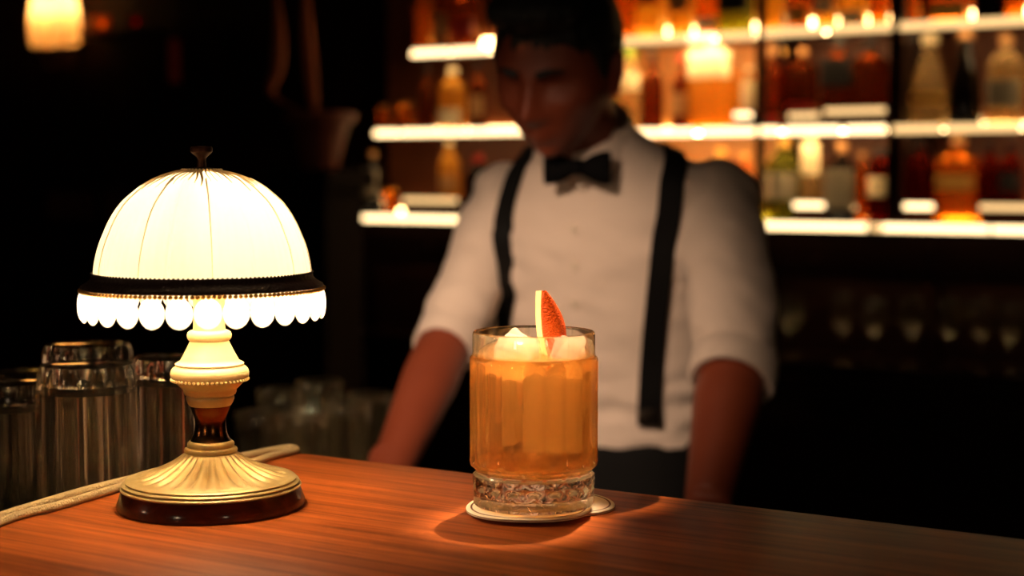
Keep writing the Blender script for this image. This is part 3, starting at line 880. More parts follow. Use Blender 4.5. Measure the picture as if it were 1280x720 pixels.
# placket buttons
for py in (285, 330, 378, 428, 480):
    x, z = px_local(716 + (py - 285) * .02, py, 2.24); h = on_shirt(x, z)
    if h:
        m = MB().lathe([(.0052, -.001), (.0056, .0), (.0052, .0014), (.0035, .0010), (.0005, .0010)], 20)
        q = h[1].to_track_quat('Z', 'Y').to_matrix().to_4x4(); q.translation = h[0] + h[1] * .0012
        m.xform(q).build('button', M['button'], shirt)
# trousers
tr = MB()
tr.loft([(L3(.14, 2.44, .78), sw * .172, dw * .124), (L3(.138, 2.437, .86), sw * .173, dw * .126), (L3(.137, 2.432, .92), sw * .170, dw * .123), (L3(.137, 2.430, .952), sw * .168, dw * .121)], 40)
for sx, kx in ((-1, 0.04), (1, 0.235)):
    hip = L3(.138 + sx * .080, 2.445, .84); kn = L3(kx, 2.43, .48); an = L3(kx, 2.49, .06)
    tr.tube([hip, hip.lerp(kn, .5), kn, kn.lerp(an, .5), an], [.094, .084, .068, .064, .062], 24)
trousers = tr.build('trousers', M['black_cloth'], man); remesh(trousers, 0.008, 5)
# shoes
for kx in (0.04, 0.235):
    an = L3(kx, 2.49, 0)
    m = MB().loft([(an + Vector((0, .055, .045)), (.030, 0, 0), (0, 0, .042)), (an + Vector((0, .02, .048)), (.042, 0, 0), (0, 0, .046)), (an + Vector((0, -.06, .042)), (.050, 0, 0), (0, 0, .040)), (an + Vector((0, -.14, .034)), (.050, 0, 0), (0, 0, .032)), (an + Vector((0, -.185, .026)), (.030, 0, 0), (0, 0, .022))], 24)
    m.build('shoe', M['leather'], man)

# ------------------------------------------------------------------ worktop behind the bar
wk = empty('underbar_worktop', (0, 0, 0))
tag(wk, 'dark steel topped worktop behind the bar, where the person rests both hands', 'worktop')
MB().box((-2.6, 1.12, WT - .03), (0.9, 1.80, WT), .004).build('top', M['steel'], wk, smooth=False)
for k in range(5):
    x = -2.56 + k * .69
    MB().box((x, 1.17, .10), (x + .66, 1.76, WT - .03), .003).build('carcass', M['dark_wood'], wk, smooth=False)
MB().box((-2.5, 1.22, 0), (.85, 1.70, .10)).build('plinth', M['dark_wood'], wk, smooth=False)

# highball glasses on the worktop
def highball(R, H):
    out = [(0.0005, 0.001), (R * .7, 0.0006), (R * .80, 0.0), (R * .84, .002), (R * .86, H * .3), (R * .95, H * .8), (R, H - .001), (R * .985, H), (R * .95, H - .001), (R * .90, H * .8), (R * .80, H * .3), (R * .74, .014), (R * .3, .012), (.0005, .012)]
    return MB().lathe(out, 48)
hb = [(322, 2.06, .033, .150, 'blurred highball glass standing just past the lamp base'),
      (349, 2.22, .034, .158, 'blurred highball glass with a bright upright glint, behind the cord loop'),
      (378, 2.12, .033, .140, 'blurred short highball glass over the corner of the bar'),
      (398, 2.28, .034, .162, 'blurred highball glass in the rear, third along from the lamp'),
      (432, 2.16, .034, .150, 'blurred highball glass halfway between the lamp and the forearm'),
      (462, 2.24, .033, .150, 'blurred highball glass beside the rolled-sleeve forearm')]
for px, d, r, h, lab in hb:
    p = room((px - 640) / 2000 * d, d, WT)
    o = highball(r, h).build('highball_glass', M['highball'], loc=p)
    tag(o, lab, 'glass', 'highball glasses on the worktop')

# ------------------------------------------------------------------ back bar
FY, BY = 4.58, 4.92
zt, zm, zl = at_y(860, 45, FY).z, at_y(1000, 160, FY).z, at_y(1000, 279, FY).z
xa, xb = at_y(948, 100, FY).x, at_y(1119, 100, FY).x
XR, XM = -0.70, -2.62
XLt, XLm, XLl = at_y(512, 57, FY).x, at_y(466, 168, FY).x, at_y(420, 272, FY).x
fx = lambda px: at_y(px, 160, FY).x
bb = empty('back_bar_cabinet', (0, 0, 0))
tag(bb, 'dark wooden back bar cabinet with glowing counter edge and open glass storage below', 'cabinet')
MB().box((XLl, FY, zl - .016), (XR, BY, zl - .0005), .001).build('counter', M['dark_wood'], bb, smooth=False)
MB().box((XLl, FY + .03, 0), (XR, BY, .76), .004).build('base_units', M['dark_wood'], bb, smooth=False)
MB().box((XLl, BY - .03, .76), (XR, BY, zl - .0165)).build('back_board', M['dark_wood'], bb, smooth=False)
for x in (XLl + .02, -2.62, xa - .06, xb + .04, XR - .02):
    MB().box((x - .018, FY + .20, .76), (x + .018, BY - .03, zl - .0165), .002).build('divider', M['dark_wood'], bb, smooth=False)
for k in range(4):
    x = XLl + .05 + k * .72
    MB().box((x, FY + .012, .10), (x + .66, FY + .03, .72), .006).build('door', M['dark_wood'], bb, smooth=False)
for (x0, x1, mt) in ((XLl, XM, 'dim_panel'), (XM, xa, 'golden_panel'), (xa, XR, 'dim_panel')):  # bay brightness differences are put into the panel colours
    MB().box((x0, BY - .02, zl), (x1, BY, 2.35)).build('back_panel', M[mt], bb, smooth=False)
ups = ((XM, .02), (xa, .012), (xb, .025), (XR - .02, .02))
for x, w in ups:
    MB().box((x - w * .85, FY + .002, zl + .005), (x + w * .85, FY + .042, 2.35), .001).build('front_stile', M['dark_wood'], bb, smooth=False)
    MB().box((x - w, FY + .165, zl), (x + w, BY - .02, 2.35), .002).build('upright', M['dark_wood'], bb, smooth=False)
for k in range(4):
    x = XLl + .03 + k * (XR - XLl - .06) / 4
    d_ = MB().box((x, FY + .052, zl - .175), (x + (XR - XLl - .06) / 4 - .0015, FY + .072, zl - .017), .003).build('drawer', M['dark_wood'], bb, smooth=False)
    MB().ball((x + (XR - XLl - .06) / 8, FY + .044, zl - .11), .011, 2).build('knob', M['dark_brass'], d_)
MB().box((XLl + .05, FY + .076, zl - .060), (XR - .05, FY + .096, zl - .030), .001).build('storage_light', M['storage_led'], bb, smooth=False)  # added hidden glow, gives the stored glasses their glints
MB().box((XLt, FY - .01, 2.35), (XR, BY, 2.42), .004).build('top_board', M['dark_wood'], bb, smooth=False)

def lights(r, z, segs, back, wash, hgt, bh=.016):
    for a, b, mt in segs:
        MB().box((fx(a), FY - .008, z - .019), (fx(b), FY - .001, z - .019 + hgt), .002).build('light_strip', M[mt], r, smooth=False)
    for a, b in back:
        MB().box((a + .004, BY - .032, z + .001), (b - .004, BY - .022, z + bh), .001).build('back_light', M['led_back'], r, smooth=False)  # added glow strip to light the bottles from behind
    for a, b in wash:
        MB().box((a + .004, FY + .002, z - .0135), (b - .004, FY + .022, z - .0095), .0005).build('wash_light', M['led_wash' if XM < (a + b) / 2 < xa else 'led_wash_mid' if xa < (a + b) / 2 < xb else 'led_wash_dim'], r, smooth=False)  # added glow hidden behind the front edge, brightens bottles and panel
def shelf(x0, x1, z, segs, lab, wash=True):
    """board with a glowing front edge cut into lengths, a light along its back and one under its front lip"""
    r = empty('lit_shelf', (0, 0, 0)); tag(r, lab, 'shelf', 'lit back bar shelves')
    MB().box((x0, FY, z - .009), (x1, BY - .0215, z), .001).build('board', M['shelf_board'], r, smooth=False)
    lights(r, z, segs, [(x0, x1)], [(x0, x1)] if wash else [], .023, .06 if z > zm + .15 else .016)
    return r
def step(px0, px1, z, h, mt, lab, d0=.012, d1=.135):
    r = empty('display_step', (0, 0, 0)); tag(r, lab, 'display stand', 'lit display steps under bottles')
    a, b = at_y(px0, 160, FY + d0).x, at_y(px1, 160, FY + d0).x
    MB().box((a, FY + d0, z + .0004), (b, FY + d1, z + h), .001).build('block', M['shelf_board'], r, smooth=False)
    MB().box((a, FY + d0 - .006, z + h - .016), (b, FY + d0 - .0005, z + h + .001), .002).build('step_light', M[mt], r, smooth=False)
bays = dict(A=(XLl, XM - .021), B=(XM + .021, xa - .013), C=(xa + .013, xb - .027), D=(xb + .027, XR - .041))
shelf(XLt, bays['A'][1], zt - .006, ((517, 563, 'led'), (566, 612, 'led')), 'short lit shelf, topmost by the dark corner')
shelf(*bays['B'], zt, ((705, 860, 'led_soft'), (860, 893, 'led'), (895, 944, 'led_soft')), 'lit top shelf bay just beside the dark hair')
shelf(*bays['C'], zt + .004, ((953, 1030, 'led_soft'), (1034, 1113, 'led_soft')), 'lit top shelf bay between the narrow and the wide upright')
shelf(*bays['D'], zt + .004, ((1123, 1400, 'led_soft'),), 'lit top shelf bay past the wide dark upright')
shelf(XLm, bays['A'][1], zm + .012, ((470, 498, 'led'), (502, 582, 'led'), (586, 690, 'led')), 'lit middle shelf running behind the cheek')
shelf(*bays['B'], zm, ((705, 870, 'led'), (877, 945, 'led')), 'lit middle shelf bay over the suspender')
shelf(*bays['C'], zm, ((951, 975, 'led'), (982, 1051, 'led'), (1058, 1108, 'led')), 'lit middle shelf bay between the narrow and the wide upright')
shelf(*bays['D'], zm, ((1117, 1178, 'led_soft'), (1182, 1276, 'led_soft'), (1281, 1400, 'led_soft')), 'lit middle shelf bay past the wide dark upright')
lights(bb, zl, ((421, 444, 'led_soft'), (446, 586, 'led'), (590, 690, 'led'), (700, 946, 'led'), (950, 1086, 'led'), (1091, 1105, 'led_soft'), (1106, 1240, 'led'), (1243, 1400, 'led')), [bays[k] for k in 'ABCD'], [], .021)
ST = .062
step(918, 940, zm, .050, 'led', 'short lit step under the thin whitish bottle, middle shelf')
step(986, 1024, zm, .044, 'led_soft', 'lit step under a brown square bottle, middle shelf')
step(1031, 1107, zm, .056, 'led_soft', 'wide lit step under the two broad dark bottles, middle shelf')
step(994, 1032, zl, ST, 'led', 'bright lit step under the narrow bright-topped bottle, bottom row')
step(1132, 1169, zl, ST, 'led', 'bright lit step under the dark red bottle, bottom row')
step(1227, 1300, zl, ST, 'led_soft', 'amber lit step under the two near-black red bottles')
step(504, 572, zl, .064, 'led_soft', 'amber lit step under the long-necked pale bottle on the counter')

# bottles
BG = {
    'amber': glass('amber_glass', lin(250, 186, 96), 0.02, 1.4, clear=.3, body=lin(240, 140, 50), body_fac=.3),
    'gold': glass('gold_glass', lin(252, 214, 130), 0.02, 1.4, clear=.3, body=lin(250, 190, 84), body_fac=.35),
    'clear': glass('pale_glass', lin(250, 236, 206), 0.02, 1.4, clear=.35, body=lin(240, 210, 156), body_fac=.25),
    'green': glass('green_glass', lin(190, 190, 90), 0.02, 1.4, clear=.3, body=lin(160, 160, 60), body_fac=.3),
    'red': glass('red_glass', lin(172, 66, 40), 0.02, 1.4, clear=.2, body=lin(112, 26, 12), body_fac=.35),
    'brown': glass('brown_glass', lin(190, 122, 70), 0.02, 1.4, clear=.2, body=lin(132, 68, 32), body_fac=.35),
    'black': pbr('black_glass', lin(12, 8, 7), 0.12),
}
LB = {
    'cream': pbr('label_cream', lin(240, 222, 180), 0.7), 'grey': pbr('label_grey', lin(150, 140, 120), 0.7), 'black': pbr('label_black', lin(16, 12, 10), 0.6),
    'red': pbr('label_red', lin(170, 30, 16), 0.6), 'gold': pbr('label_gold', lin(222, 168, 80), 0.4, metal=.4), 'tan': pbr('label_tan', lin(180, 130, 78), 0.7),
    'green': pbr('label_green', lin(120, 140, 40), 0.6),
}
PROF = {
    'wine': [(.93, 0), (1, .015), (1, .60), (.93, .66), (.70, .72), (.40, .77), (.32, .82), (.30, .965), (.34, .97), (.34, .99), (.28, 1)],
    'spirit': [(.93, 0), (1, .015), (1, .62), (.95, .69), (.78, .75), (.52, .79), (.38, .82), (.34, .90), (.34, .91), (.2, .915)],
    'square': [(.95, 0), (1, .012), (1, .66), (.94, .71), (.66, .745), (.40, .77), (.36, .80), (.36, .88), (.3, .885)],
    'cone': [(.95, 0), (1, .02), (.98, .25), (.80, .50), (.55, .68), (.36, .78), (.32, .88), (.42, .90), (.3, .91)],
    'slim': [(.93, 0), (1, .012), (1, .55), (.85, .68), (.55, .80), (.42, .88), (.42, .94), (.3, .945)],
    'jar': [(.95, 0), (1, .03), (1, .78), (.86, .86), (.70, .90), (.70, .94), (.5, .945)],
}
CAPZ = {'wine': .93, 'spirit': .885, 'square': .865, 'cone': .89, 'slim': .925, 'jar': .92}
def bottle(kind, p, R, H, gm, capm, lab_m, lo, hi, label, half=0.36, fill=None):
    sq = 5 if kind == 'square' else None
    pr = [(r * R, z * H) for r, z in PROF[kind]]
    o = MB().lathe(pr, 32, sq=sq).build('bottle', BG[gm], loc=p)
    tag(o, label, 'bottle', None)
    cr_ = .36 * R if kind != 'jar' else .74 * R
    if kind == 'wine': cr_ = .36 * R
    if kind == 'slim': cr_ = .46 * R
    if kind == 'cone': cr_ = .44 * R
    MB().lathe([(cr_, CAPZ[kind] * H), (cr_ * 1.05, CAPZ[kind] * H + .001), (cr_ * 1.05, H * .99), (cr_ * .9, H), (.0005, H)], 24).build('cap', LB[capm], o)
    if lab_m:
        k = 1.012
        n = 26; vs, fs = [], []
        a0 = -PI / 2 - half * PI - YAW * .0; a1 = -PI / 2 + half * PI
        for z in (lo * H, hi * H):
            for rr in (R * k, R * (k + .012)):
                for j in range(n + 1):
                    a = a0 + (a1 - a0) * j / n; q = rr
                    if sq: q *= (abs(math.cos(a)) ** sq + abs(math.sin(a)) ** sq) ** (-1 / sq)
                    vs.append((q * math.cos(a), q * math.sin(a), z))
        ii = lambda s, r_, j: (s * 2 + r_) * (n + 1) + j
        for j in range(n):
            fs += [(ii(0, 1, j), ii(0, 1, j + 1), ii(1, 1, j + 1), ii(1, 1, j)), (ii(0, 0, j), ii(1, 0, j), ii(1, 0, j + 1), ii(0, 0, j + 1)),
                   (ii(0, 0, j), ii(0, 0, j + 1), ii(0, 1, j + 1), ii(0, 1, j)), (ii(1, 0, j), ii(1, 1, j), ii(1, 1, j + 1), ii(1, 0, j + 1))]
        for j in (0, n): fs.append((ii(0, 0, j), ii(0, 1, j), ii(1, 1, j), ii(1, 0, j)))
        MB().add(vs, fs).build('paper_label', LB[lab_m], o)
    return o
py_step = lambda px, z: z < zm - .1 and px == 562
FRONT, REAR = .075, .235
def put(shelf_z, px, wpx, top, kind, gm, capm, lab_m, lo, hi, label, group, row=FRONT, half=.36, step=0.0, base_px=None):
    q = at_y(px, top, FY + row)
    dist = -q.x * SY + q.y * CY
    if wpx >= 46 or px == 966: q = at_y(px, top, FY + .105); dist = -q.x * SY + q.y * CY
    R = wpx / 2 / 2000 * dist
    zb = shelf_z + step + .0008
    H = q.z - zb
    bottle(kind, (q.x, q.y, zb), R, H, gm, capm, lab_m, lo, hi, label, half)['group'] = group
g_m, g_l, g_t, g_x = 'bottles on the middle shelf', 'bottles on the bottom shelf', 'bottles on the top shelf', 'bottles on the shelves by the dark corner'
# middle shelf, over the shoulder
T = [
 (789, 34, 62, 'spirit', 'clear', 'green', 'cream', .50, .70, 'pale bottle with a green top beside the ear of the person'),
 (816, 28, 66, 'wine', 'brown', 'black', None, 0, 0, 'dark brown long-necked bottle next to the pale green-topped one'),
 (852, 24, 70, 'wine', 'brown', 'red', 'tan', .2, .5, 'slender red-capped brown bottle beside the large cream label'),
 (893, 54, 53, 'square', 'gold', 'cream', 'cream', .58, .90, 'broad square bottle with a large cream upper label and amber body'),
 (937, 18, 84, 'slim', 'clear', 'cream', 'cream', .05, .70, 'thin whitish bottle in front of the narrow upright'),
 (966, 26, 58, 'square', 'brown', 'tan', 'red', .04, .16, 'square brown bottle just past the narrow upright'),
 (981, 8, 62, 'slim', 'red', 'gold', None, 0, 0, 'thin red bottle squeezed between two brown square bottles'),
 (1004, 32, 60, 'square', 'brown', 'tan', 'red', .04, .16, 'square brown bottle on the far side of the thin red bottle'),
 (1050, 40, 48, 'square', 'brown', 'black', 'black', .30, .72, 'broad dark bottle with black label in the reddish gloom, nearer the thin red one'),
 (1089, 38, 50, 'square', 'brown', 'black', None, 0, 0, 'broad unlabelled dark bottle hard against the wide upright'),
 (1163, 46, 42, 'cone', 'clear', 'cream', 'gold', .24, .36, 'clear cone-shouldered bottle with a gold band, middle shelf'),
 (1208, 42, 36, 'cone', 'black', 'tan', None, 0, 0, 'black bell-shaped bottle with a tan stopper, middle shelf'),
 (1258, 44, 44, 'spirit', 'clear', 'tan', 'grey', .2, .5, 'clear round-shouldered bottle beside the black bell-shaped one'),
]
for px, w, top, kd, gm, cp, lm, lo, hi, lb in T: put(zm, px, w, top, kd, gm, cp, lm, lo, hi, lb, g_m, step={937: .0505, 1004: .0445, 1050: .0565, 1089: .0565}.get(px, 0))
# bottom shelf
T = [
 (902, 34, 186, 'spirit', 'gold', 'gold', None, 0, 0, 'golden bottle peeking out from behind the sleeve'),
 (932, 24, 192, 'wine', 'amber', 'gold', 'tan', .2, .4, 'amber bottle between the golden one and the greenish one'),
 (981, 46, 172, 'spirit', 'green', 'gold', 'grey', .26, .58, 'greenish bottle with a dull grey label, bottom row'),
 (1015, 26, 168, 'slim', 'clear', 'cream', 'cream', .40, .88, 'narrow bottle with a bright cream upper half, bottom row'),
 (1053, 36, 178, 'square', 'black', 'tan', 'grey', .18, .66, 'black square bottle with a tall grey label, bottom row'),
 (1078, 14, 190, 'slim', 'amber', 'tan', None, 0, 0, 'thin amber bottle beside the black square one'),
 (1111, 50, 186, 'jar', 'red', 'black', 'cream', .36, .62, 'stout red bottle with a bright cream band'),
 (1152, 32, 178, 'wine', 'red', 'black', None, 0, 0, 'dark red bottle between the stout cream-banded and the tall amber one'),
 (1199, 50, 166, 'square', 'amber', 'tan', 'gold', .38, .54, 'tall square amber bottle with a gold band, bottom row'),
 (1238, 28, 180, 'wine', 'red', 'black', None, 0, 0, 'near-black red bottle just past the square amber one'),
 (1264, 28, 178, 'wine', 'red', 'black', 'black', .2, .5, 'near-black red bottle at the edge of the picture'),
]
for px, w, top, kd, gm, cp, lm, lo, hi, lb in T: put(zl, px, w, top, kd, gm, cp, lm, lo, hi, lb, g_l, step=ST + .0005 if px in (1015, 1152, 1238, 1264) else 0)
# top shelf (only the lower ends show)
T = [
 (783, 26, -60, 'spirit', 'amber', 'gold', None, 0, 0, 'amber bottle on the top shelf closest to the dark hair'),
 (815, 32, -70, 'square', 'gold', 'black', 'red', .36, .52, 'gold bottle with a dark red label on the top shelf'),
 (852, 30, -60, 'spirit', 'gold', 'gold', 'tan', .3, .5, 'plain gold bottle beside the dark red label, top shelf'),
 (886, 32, -64, 'spirit', 'amber', 'gold', 'cream', .06, .2, 'amber bottle with a low cream label, top shelf'),
 (921, 38, -58, 'square', 'green', 'black', 'black', .28, .6, 'yellow-green bottle with a black label, top shelf'),
 (968, 26, -64, 'wine', 'gold', 'gold', None, 0, 0, 'gold bottle just past the narrow upright, top shelf'),
 (1000, 28, -60, 'spirit', 'amber', 'gold', 'gold', .1, .3, 'amber bottle with a low gold label, top shelf'),
 (1034, 28, -66, 'spirit', 'gold', 'gold', 'cream', .2, .4, 'gold bottle with a cream label, top shelf'),
 (1068, 30, -60, 'square', 'gold', 'gold', 'cream', .04, .22, 'square gold bottle with a low cream label, top shelf'),
 (1100, 24, -62, 'wine', 'amber', 'gold', None, 0, 0, 'amber bottle before the wide upright, top shelf'),
 (1140, 20, -66, 'slim', 'amber', 'tan', None, 0, 0, 'slim orange bottle just past the wide upright, top shelf'),
 (1161, 16, -60, 'slim', 'red', 'red', None, 0, 0, 'thin deep red bottle on the top shelf'),
 (1190, 44, -70, 'square', 'amber', 'gold', 'gold', .05, .25, 'wide amber bottle with a low gold label, top shelf'),
 (1240, 40, -74, 'spirit', 'black', 'black', None, 0, 0, 'black bottle on the top shelf'),
 (1272, 24, -60, 'spirit', 'amber', 'gold', None, 0, 0, 'amber bottle beside the black one, top shelf'),
]
for px, w, top, kd, gm, cp, lm, lo, hi, lb in T: put(zt + (.004 if px > 948 else 0), px, w, top, kd, gm, cp, lm, lo, hi, lb, g_t)
# shelves by the dark corner
T = [
 (zt - .006, 530, 20, -20, 'slim', 'amber', 'tan', None, 0, 0, 'thin amber bottle at the end of the short top shelf'),
 (zt - .006, 552, 20, -30, 'wine', 'brown', 'tan', 'tan', .2, .5, 'brown bottle beside the red-banded one on the short top shelf'),
 (zt - .006, 583, 32, -26, 'square', 'brown', 'red', 'red', .18, .44, 'square bottle with a red-orange band on the short top shelf'),
 (zm + .012, 480, 16, 132, 'jar', 'amber', 'tan', None, 0, 0, 'small amber jar at the free end of the middle shelf'),
 (zm + .012, 507, 18, 128, 'jar', 'amber', 'gold', None, 0, 0, 'small amber jar with a gold lid, second along the middle shelf'),
 (zm + .012, 535, 20, 84, 'wine', 'brown', 'black', None, 0, 0, 'dark long-necked bottle beside the pale glowing one'),
 (zm + .012, 566, 34, 84, 'spirit', 'gold', 'cream', 'cream', .05, .34, 'pale gold bottle with a cream label, lit from below'),
 (zm + .012, 598, 22, 78, 'wine', 'brown', 'black', 'tan', .2, .5, 'brown bottle close behind the cheek of the person'),
 (zl, 443, 18, 238, 'jar', 'red', 'red', None, 0, 0, 'small red jar at the end of the counter'),
 (zl, 466, 26, 188, 'spirit', 'black', 'tan', 'grey', .28, .72, 'dark bottle with a tall grey-white label on the counter'),
 (zl, 489, 18, 236, 'jar', 'amber', 'gold', None, 0, 0, 'small amber jar beside the grey-labelled bottle'),
 (zl, 562, 26, 176, 'wine', 'gold', 'cream', 'tan', .1, .4, 'long-necked pale gold bottle with a cream cap on the counter'),
 (zl, 598, 30, 194, 'square', 'black', 'red', None, 0, 0, 'black bottle with a bright red cap by the shirt sleeve'),
]
for z, px, w, top, kd, gm, cp, lm, lo, hi, lb in T: put(z, px, w, top, kd, gm, cp, lm, lo, hi, lb, g_x, step=.0645 if py_step(px, z) else 0)

# wine glasses stored under the counter
def wine_glass(R, H):
    out = [(.0005, .0006), (R * .82, 0), (R * .84, .0015), (R * .3, .006), (.006, .012), (.0042, .03), (.0042, H * .42), (.010, H * .46), (R * .62, H * .52), (R * .95, H * .64), (R, H * .74), (R * .92, H * .90), (R * .84, H - .001), (R * .82, H), (R * .80, H - .001), (R * .88, H * .90), (R * .96, H * .74), (R * .90, H * .64), (R * .55, H * .53), (.004, H * .485), (.0005, H * .48)]
    return MB().lathe(out, 40)
wg = [(985, .060, 'large pale rounded glass just past the cuff, under the counter'), (1052, .038, 'slim wine glass between the large pale glass and the dark round ones'), (1092, .046, 'wine glass with two bright rim glints, under the counter'), (1140, .046, 'wine glass with a dark round bowl, second past the glints'),
      (1186, .042, 'wine glass beside the dark round bowls, under the counter'), (1226, .040, 'dim wine glass under the wide part of the counter'), (1264, .040, 'dim wine glass at the picture edge, under the counter')]
for i, (px, R, lb) in enumerate(wg):
    q = at_y(px, 400, FY + .09)
    o = wine_glass(R, .205 + .008 * (i % 2)).build('wine_glass', M['tumbler'], loc=(q.x, q.y, .7605))
    tag(o, lb, 'glass', 'wine glasses stored under the counter')

# ------------------------------------------------------------------ dark wall: sconce, pictures, urn
sc = at_y(68, 34, Y1 - .16)
sn = empty('wall_sconce', (sc.x, Y1, sc.z))
tag(sn, 'double wall sconce with two glowing amber glass shades on the dark wall', 'wall lamp')
MB().lathe([(.07, 0), (.075, .006), (.06, .018), (.02, .024)], 40).xform(Matrix.Rotation(PI / 2, 4, 'X')).build('back_plate', M['dark_brass'], sn)
for sx in (-1, 1):
    ox = sx * .062
    MB().tube(spline([(0, -.02, -.03), (ox * .5, -.08, -.13), (ox, -.14, -.16), (ox, -.16, -.11)], 6), .009, 10).build('arm', M['dark_brass'], sn)
    sd = MB().lathe([(.046, -.085), (.060, -.075), (.066, -.03), (.064, .03), (.056, .09), (.050, .13)], 40, lambda a, r, z, k: r * (1 + .03 * math.cos(8 * a)), center=(ox, -.16, 0), cap0=False, cap1=False).build('glass_shade', M['sconce_glass'], sn)
    MB().ball((ox, -.16, .085), (.020, .020, .028), 2).build('bulb', M['sconce_bulb'], sn)
    MB().lathe([(.012, -.11), (.030, -.095), (.046, -.084), (.02, -.08)], 24, center=(ox, -.16, 0)).build('shade_holder', M['dark_brass'], sn)

def wall_picture(px0, py0, px1, py1, lab, fcol):
    a, b = at_y(px0, py0, Y1 - .02), at_y(px1, py1, Y1 - .02)
    r = empty('framed_picture', ((a.x + b.x) / 2, Y1, (a.z + b.z) / 2)); tag(r, lab, 'picture')
    w, h = abs(b.x - a.x) / 2, abs(a.z - b.z) / 2
    m = MB(); f = .022
    m.box((-w - f, -.028, h), (w + f, -.001, h + f), .003).box((-w - f, -.028, -h - f), (w + f, -.001, -h), .003).box((-w - f, -.028, -h), (-w, -.001, h), .003).box((w, -.028, -h), (w + f, -.001, h), .003)
    m.build('frame', M['dark_brass'], r, smooth=False)
    MB().box((-w, -.012, -h), (w, -.002, h)).build('canvas', fcol, r, smooth=False)
cv1 = pbr('canvas_red', lin(96, 36, 18), .8, var=(9, lin(60, 22, 10)))
cv2 = pbr('canvas_ochre', lin(110, 60, 24), .8, var=(9, lin(70, 30, 12)))
wall_picture(60, 240, 113, 274, 'dim reddish framed picture hanging beside the lamp shade', cv1)
wall_picture(101, 303, 124, 315, 'small ochre framed picture low on the wall, almost behind the shade', cv2)
wall_picture(133, 240, 150, 272, 'narrow dim picture between the reddish picture and the shade', cv1)
# candle on bracket
cq = at_y(219, 104, Y1 - .07)
cb = empty('wall_mount_candle', (cq.x, Y1, cq.z)); tag(cb, 'tall red candle on a small dark wall bracket above the lamp', 'candle')
MB().box((-.045, -.12, -.02), (.045, -.001, 0), .004).build('bracket', M['dark_wood'], cb, smooth=False)
MB().lathe([(.026, 0), (.027, .003), (.026, .17), (.022, .180), (.006, .176)], 28, center=(0, -.07, 0)).build('candle', LB['red'], cb)
# votives
for px, py, mt, lab in ((128, 34, 'amber', 'small glowing amber votive glass on the wall ledge by the sconce'), (170, 42, 'red', 'small dim red votive glass on the wall ledge')):
    q = at_y(px, py, Y1 - .09)
    lz_ = at_y(150, 42, Y1 - .09).z
    v = MB().lathe([(.0005, .001), (.022, 0), (.026, .004), (.034, .075), (.033, .077), (.029, .073), (.022, .010), (.0005, .009)], 32).build('votive_glass', BG[mt], loc=(q.x, q.y, lz_ + .0005))
    tag(v, lab, 'candle holder')
    MB().lathe([(.018, .0095), (.018, .030), (.004, .031)], 20).build('candle', LB['cream'], v)
    MB().lathe([(.0015, .0315), (.006, .038), (.004, .048), (.0004, .060)], 12).build('flame', M['flame'], v)
qa, qb = at_y(112, 42, Y1 - .09), at_y(186, 42, Y1 - .09)
ws = MB().box((qa.x, Y1 - .15, qa.z - .022), (qb.x, Y1 - .001, qa.z), .003).build('wall_shelf', M['dark_wood'], smooth=False)
tag(ws, 'narrow dark wall ledge holding the amber and red votives', 'shelf')
# urn with two dry stalks, on a pedestal
UY = 4.20
uq = at_y(401, 212, UY)
UZ = uq.z
pd = empty('pedestal', (uq.x, UY, 0)); tag(pd, 'dark wooden pedestal carrying the reddish urn', 'pedestal')
MB().box((-.14, -.14, 0), (.14, .14, .10), .006).build('base', M['pedestal'], pd, smooth=False)
MB().box((-.10, -.10, .10), (.10, .10, UZ - .06), .006).build('column', M['pedestal'], pd, smooth=False)
MB().box((-.13, -.13, UZ - .06), (.13, .13, UZ), .006).build('top', M['pedestal'], pd, smooth=False)
ur = MB().lathe([(.0005, .004), (.055, 0), (.06, .01), (.064, .03), (.082, .10), (.098, .15), (.118, .165), (.120, .185), (.112, .19), (.104, .176), (.09, .15), (.072, .09), (.05, .03), (.0005, .028)], 48).build('urn', pbr('terracotta', lin(120, 52, 26), .6, var=(14, lin(84, 34, 16))), loc=(uq.x, UY, UZ + .0005))
tag(ur, 'dim terracotta urn on the pedestal in the dark corner', 'urn')
stalk_m = pbr('dry_stalk', lin(140, 70, 36), .8)
def stalk(pts, lab, bare=.25):
    P = [at_y(px, py, UY + dy) for px, py, dy in pts]
    n = len(P) * 8 - 7
    cs = spline(P, 8)
    m = MB().tube(cs, [.003 + .020 * math.sin(PI * max(0, i / (len(cs) - 1) - bare) / (1 - bare)) ** .8 for i in range(len(cs))], 12)
    tag(m.build('dry_plume', stalk_m), lab, 'dried plant')
stalk([(398, 203, 0), (394, 150, 0), (391, 118, -.01), (387, 75, -.02), (384, 30, -.03), (382, -20, -.04)], 'tall reddish dried plume standing upright in the urn', .15)
stalk([(406, 204, .03), (404, 178, .045), (384, 145, .06), (340, 118, .05), (347, 85, .04), (349, 40, .03), (345, -10, .02)], 'reddish dried plume leaning away from the urn, toward the lamp', .42)

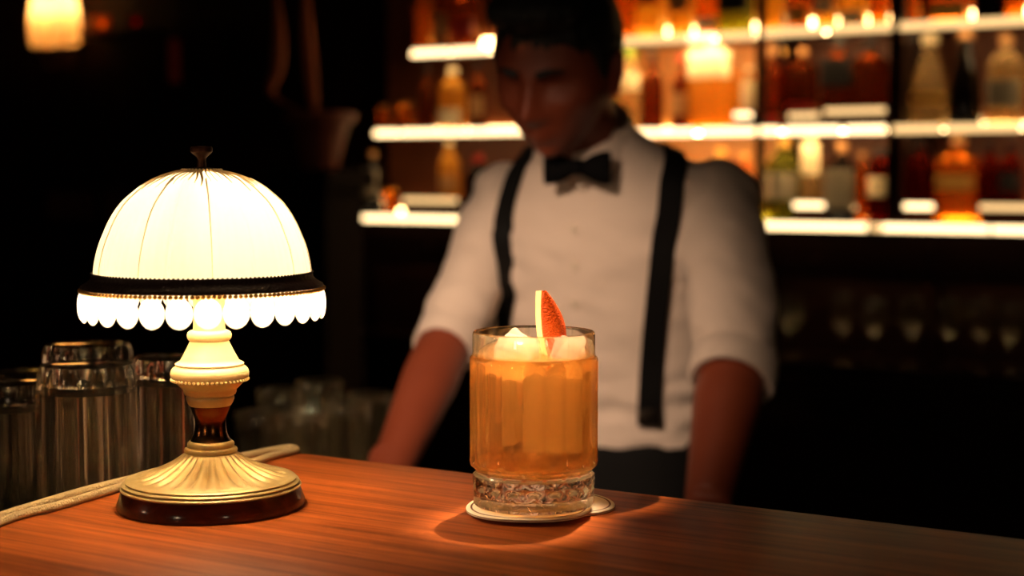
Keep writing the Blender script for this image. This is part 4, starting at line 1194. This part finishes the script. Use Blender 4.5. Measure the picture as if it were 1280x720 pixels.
# ------------------------------------------------------------------ light
def spot(name, loc, tgt, power, size, blend, rad, col):
    l = bpy.data.lights.new(name, 'SPOT'); l.energy = power; l.spot_size = math.radians(size); l.spot_blend = blend; l.shadow_soft_size = rad; l.color = col
    o = bpy.data.objects.new(name, l); COL.objects.link(o); o.location = loc
    o.rotation_euler = (Vector(tgt) - Vector(loc)).to_track_quat('-Z', 'Y').to_euler()
    return o
WARM = (1.0, 0.70, 0.42)
spot('pendant_spotlight', room(-0.62, 0.35, 1.95), room(0.04, 2.27, 1.00), 160, 22, 1.0, 0.04, (1.0, 0.68, 0.46))  # added key light on the shirt, no fixture behind it
spot('bar_downlight', room(-0.14, 1.1, 2.9), room(-0.13, 1.16, BAR_Z), 48, 14, 1.0, 0.05, WARM)  # added fill making the bright pool on the bar around the lamp
spot('glass_spotlight', room(0.30, 1.75, 2.85), (gl.x, gl.y, BAR_Z + .080), 1050, 3.1, 0.6, 0.03, (1.0, 0.74, 0.46))  # added tight beam from behind so the drink glows
spot('glass_front_spotlight', room(-0.55, 0.45, 2.7), (gl.x, gl.y, BAR_Z + .105), 620, 2.8, 0.6, 0.03, (1.0, 0.74, 0.46))  # added tight beam brightening drink, ice and peel from the front
spot('worktop_spotlight', room(-0.75, 2.2, 2.9), room(-0.30, 2.19, 0.98), 800, 11, 1.0, 0.05, WARM)  # added fill to raise glints on the highball glasses
spot('urn_spotlight', (uq.x + .3, UY - .8, 3.0), (uq.x, UY, UZ + .36), 3, 17, 1.0, 0.05, (1.0, 0.45, 0.22))  # added faint reddish fill to lift urn and plumes from the dark

def fill_point(name, loc, power, rad, col):
    l = bpy.data.lights.new(name, 'POINT'); l.energy = power; l.shadow_soft_size = rad; l.color = col
    o = bpy.data.objects.new(name, l); COL.objects.link(o); o.location = loc
fill_point('guest_room_lamp', room(-1.35, -0.9, 1.45), 11, 0.10, WARM)  # unseen point lights added for streaks and reflections in the glass
fill_point('guest_room_lamp', room(1.0, -1.3, 1.55), 7, 0.10, WARM)  # second added reflection light, behind the viewer
fill_point('guest_room_lamp', room(-2.6, 0.6, 1.6), 8, 0.10, WARM)  # third added reflection light, off to the side
w = bpy.data.worlds.new('World'); SC.world = w; w.use_nodes = True
w.node_tree.nodes['Background'].inputs[0].default_value = (1.0, 0.5, 0.25, 1); w.node_tree.nodes['Background'].inputs[1].default_value = 0.002

# ------------------------------------------------------------------ camera
cd = bpy.data.cameras.new('camera'); cam = bpy.data.objects.new('camera', cd); COL.objects.link(cam)
cam.location = (0, 0, EYE); cam.rotation_euler = (PI / 2 - PITCH, 0, YAW)
cd.sensor_width = 36; cd.lens = 36 * 2000 / 1280; cd.clip_start = 0.02; cd.clip_end = 50
cd.dof.use_dof = True; cd.dof.focus_distance = 1.06; cd.dof.aperture_fstop = cd.lens / 11.5
SC.camera = cam
SC.view_settings.view_transform = 'Standard'; SC.view_settings.look = 'None'
SC.view_settings.exposure = 0.0; SC.view_settings.gamma = 1.0; SC.view_settings.use_curve_mapping = False
cy = SC.cycles
cy.max_bounces = 20; cy.transmission_bounces = 20; cy.transparent_max_bounces = 20; cy.glossy_bounces = 6; cy.diffuse_bounces = 4
cy.use_denoising = True
cy.sample_clamp_indirect = 60.0
cy.blur_glossy = 0.5
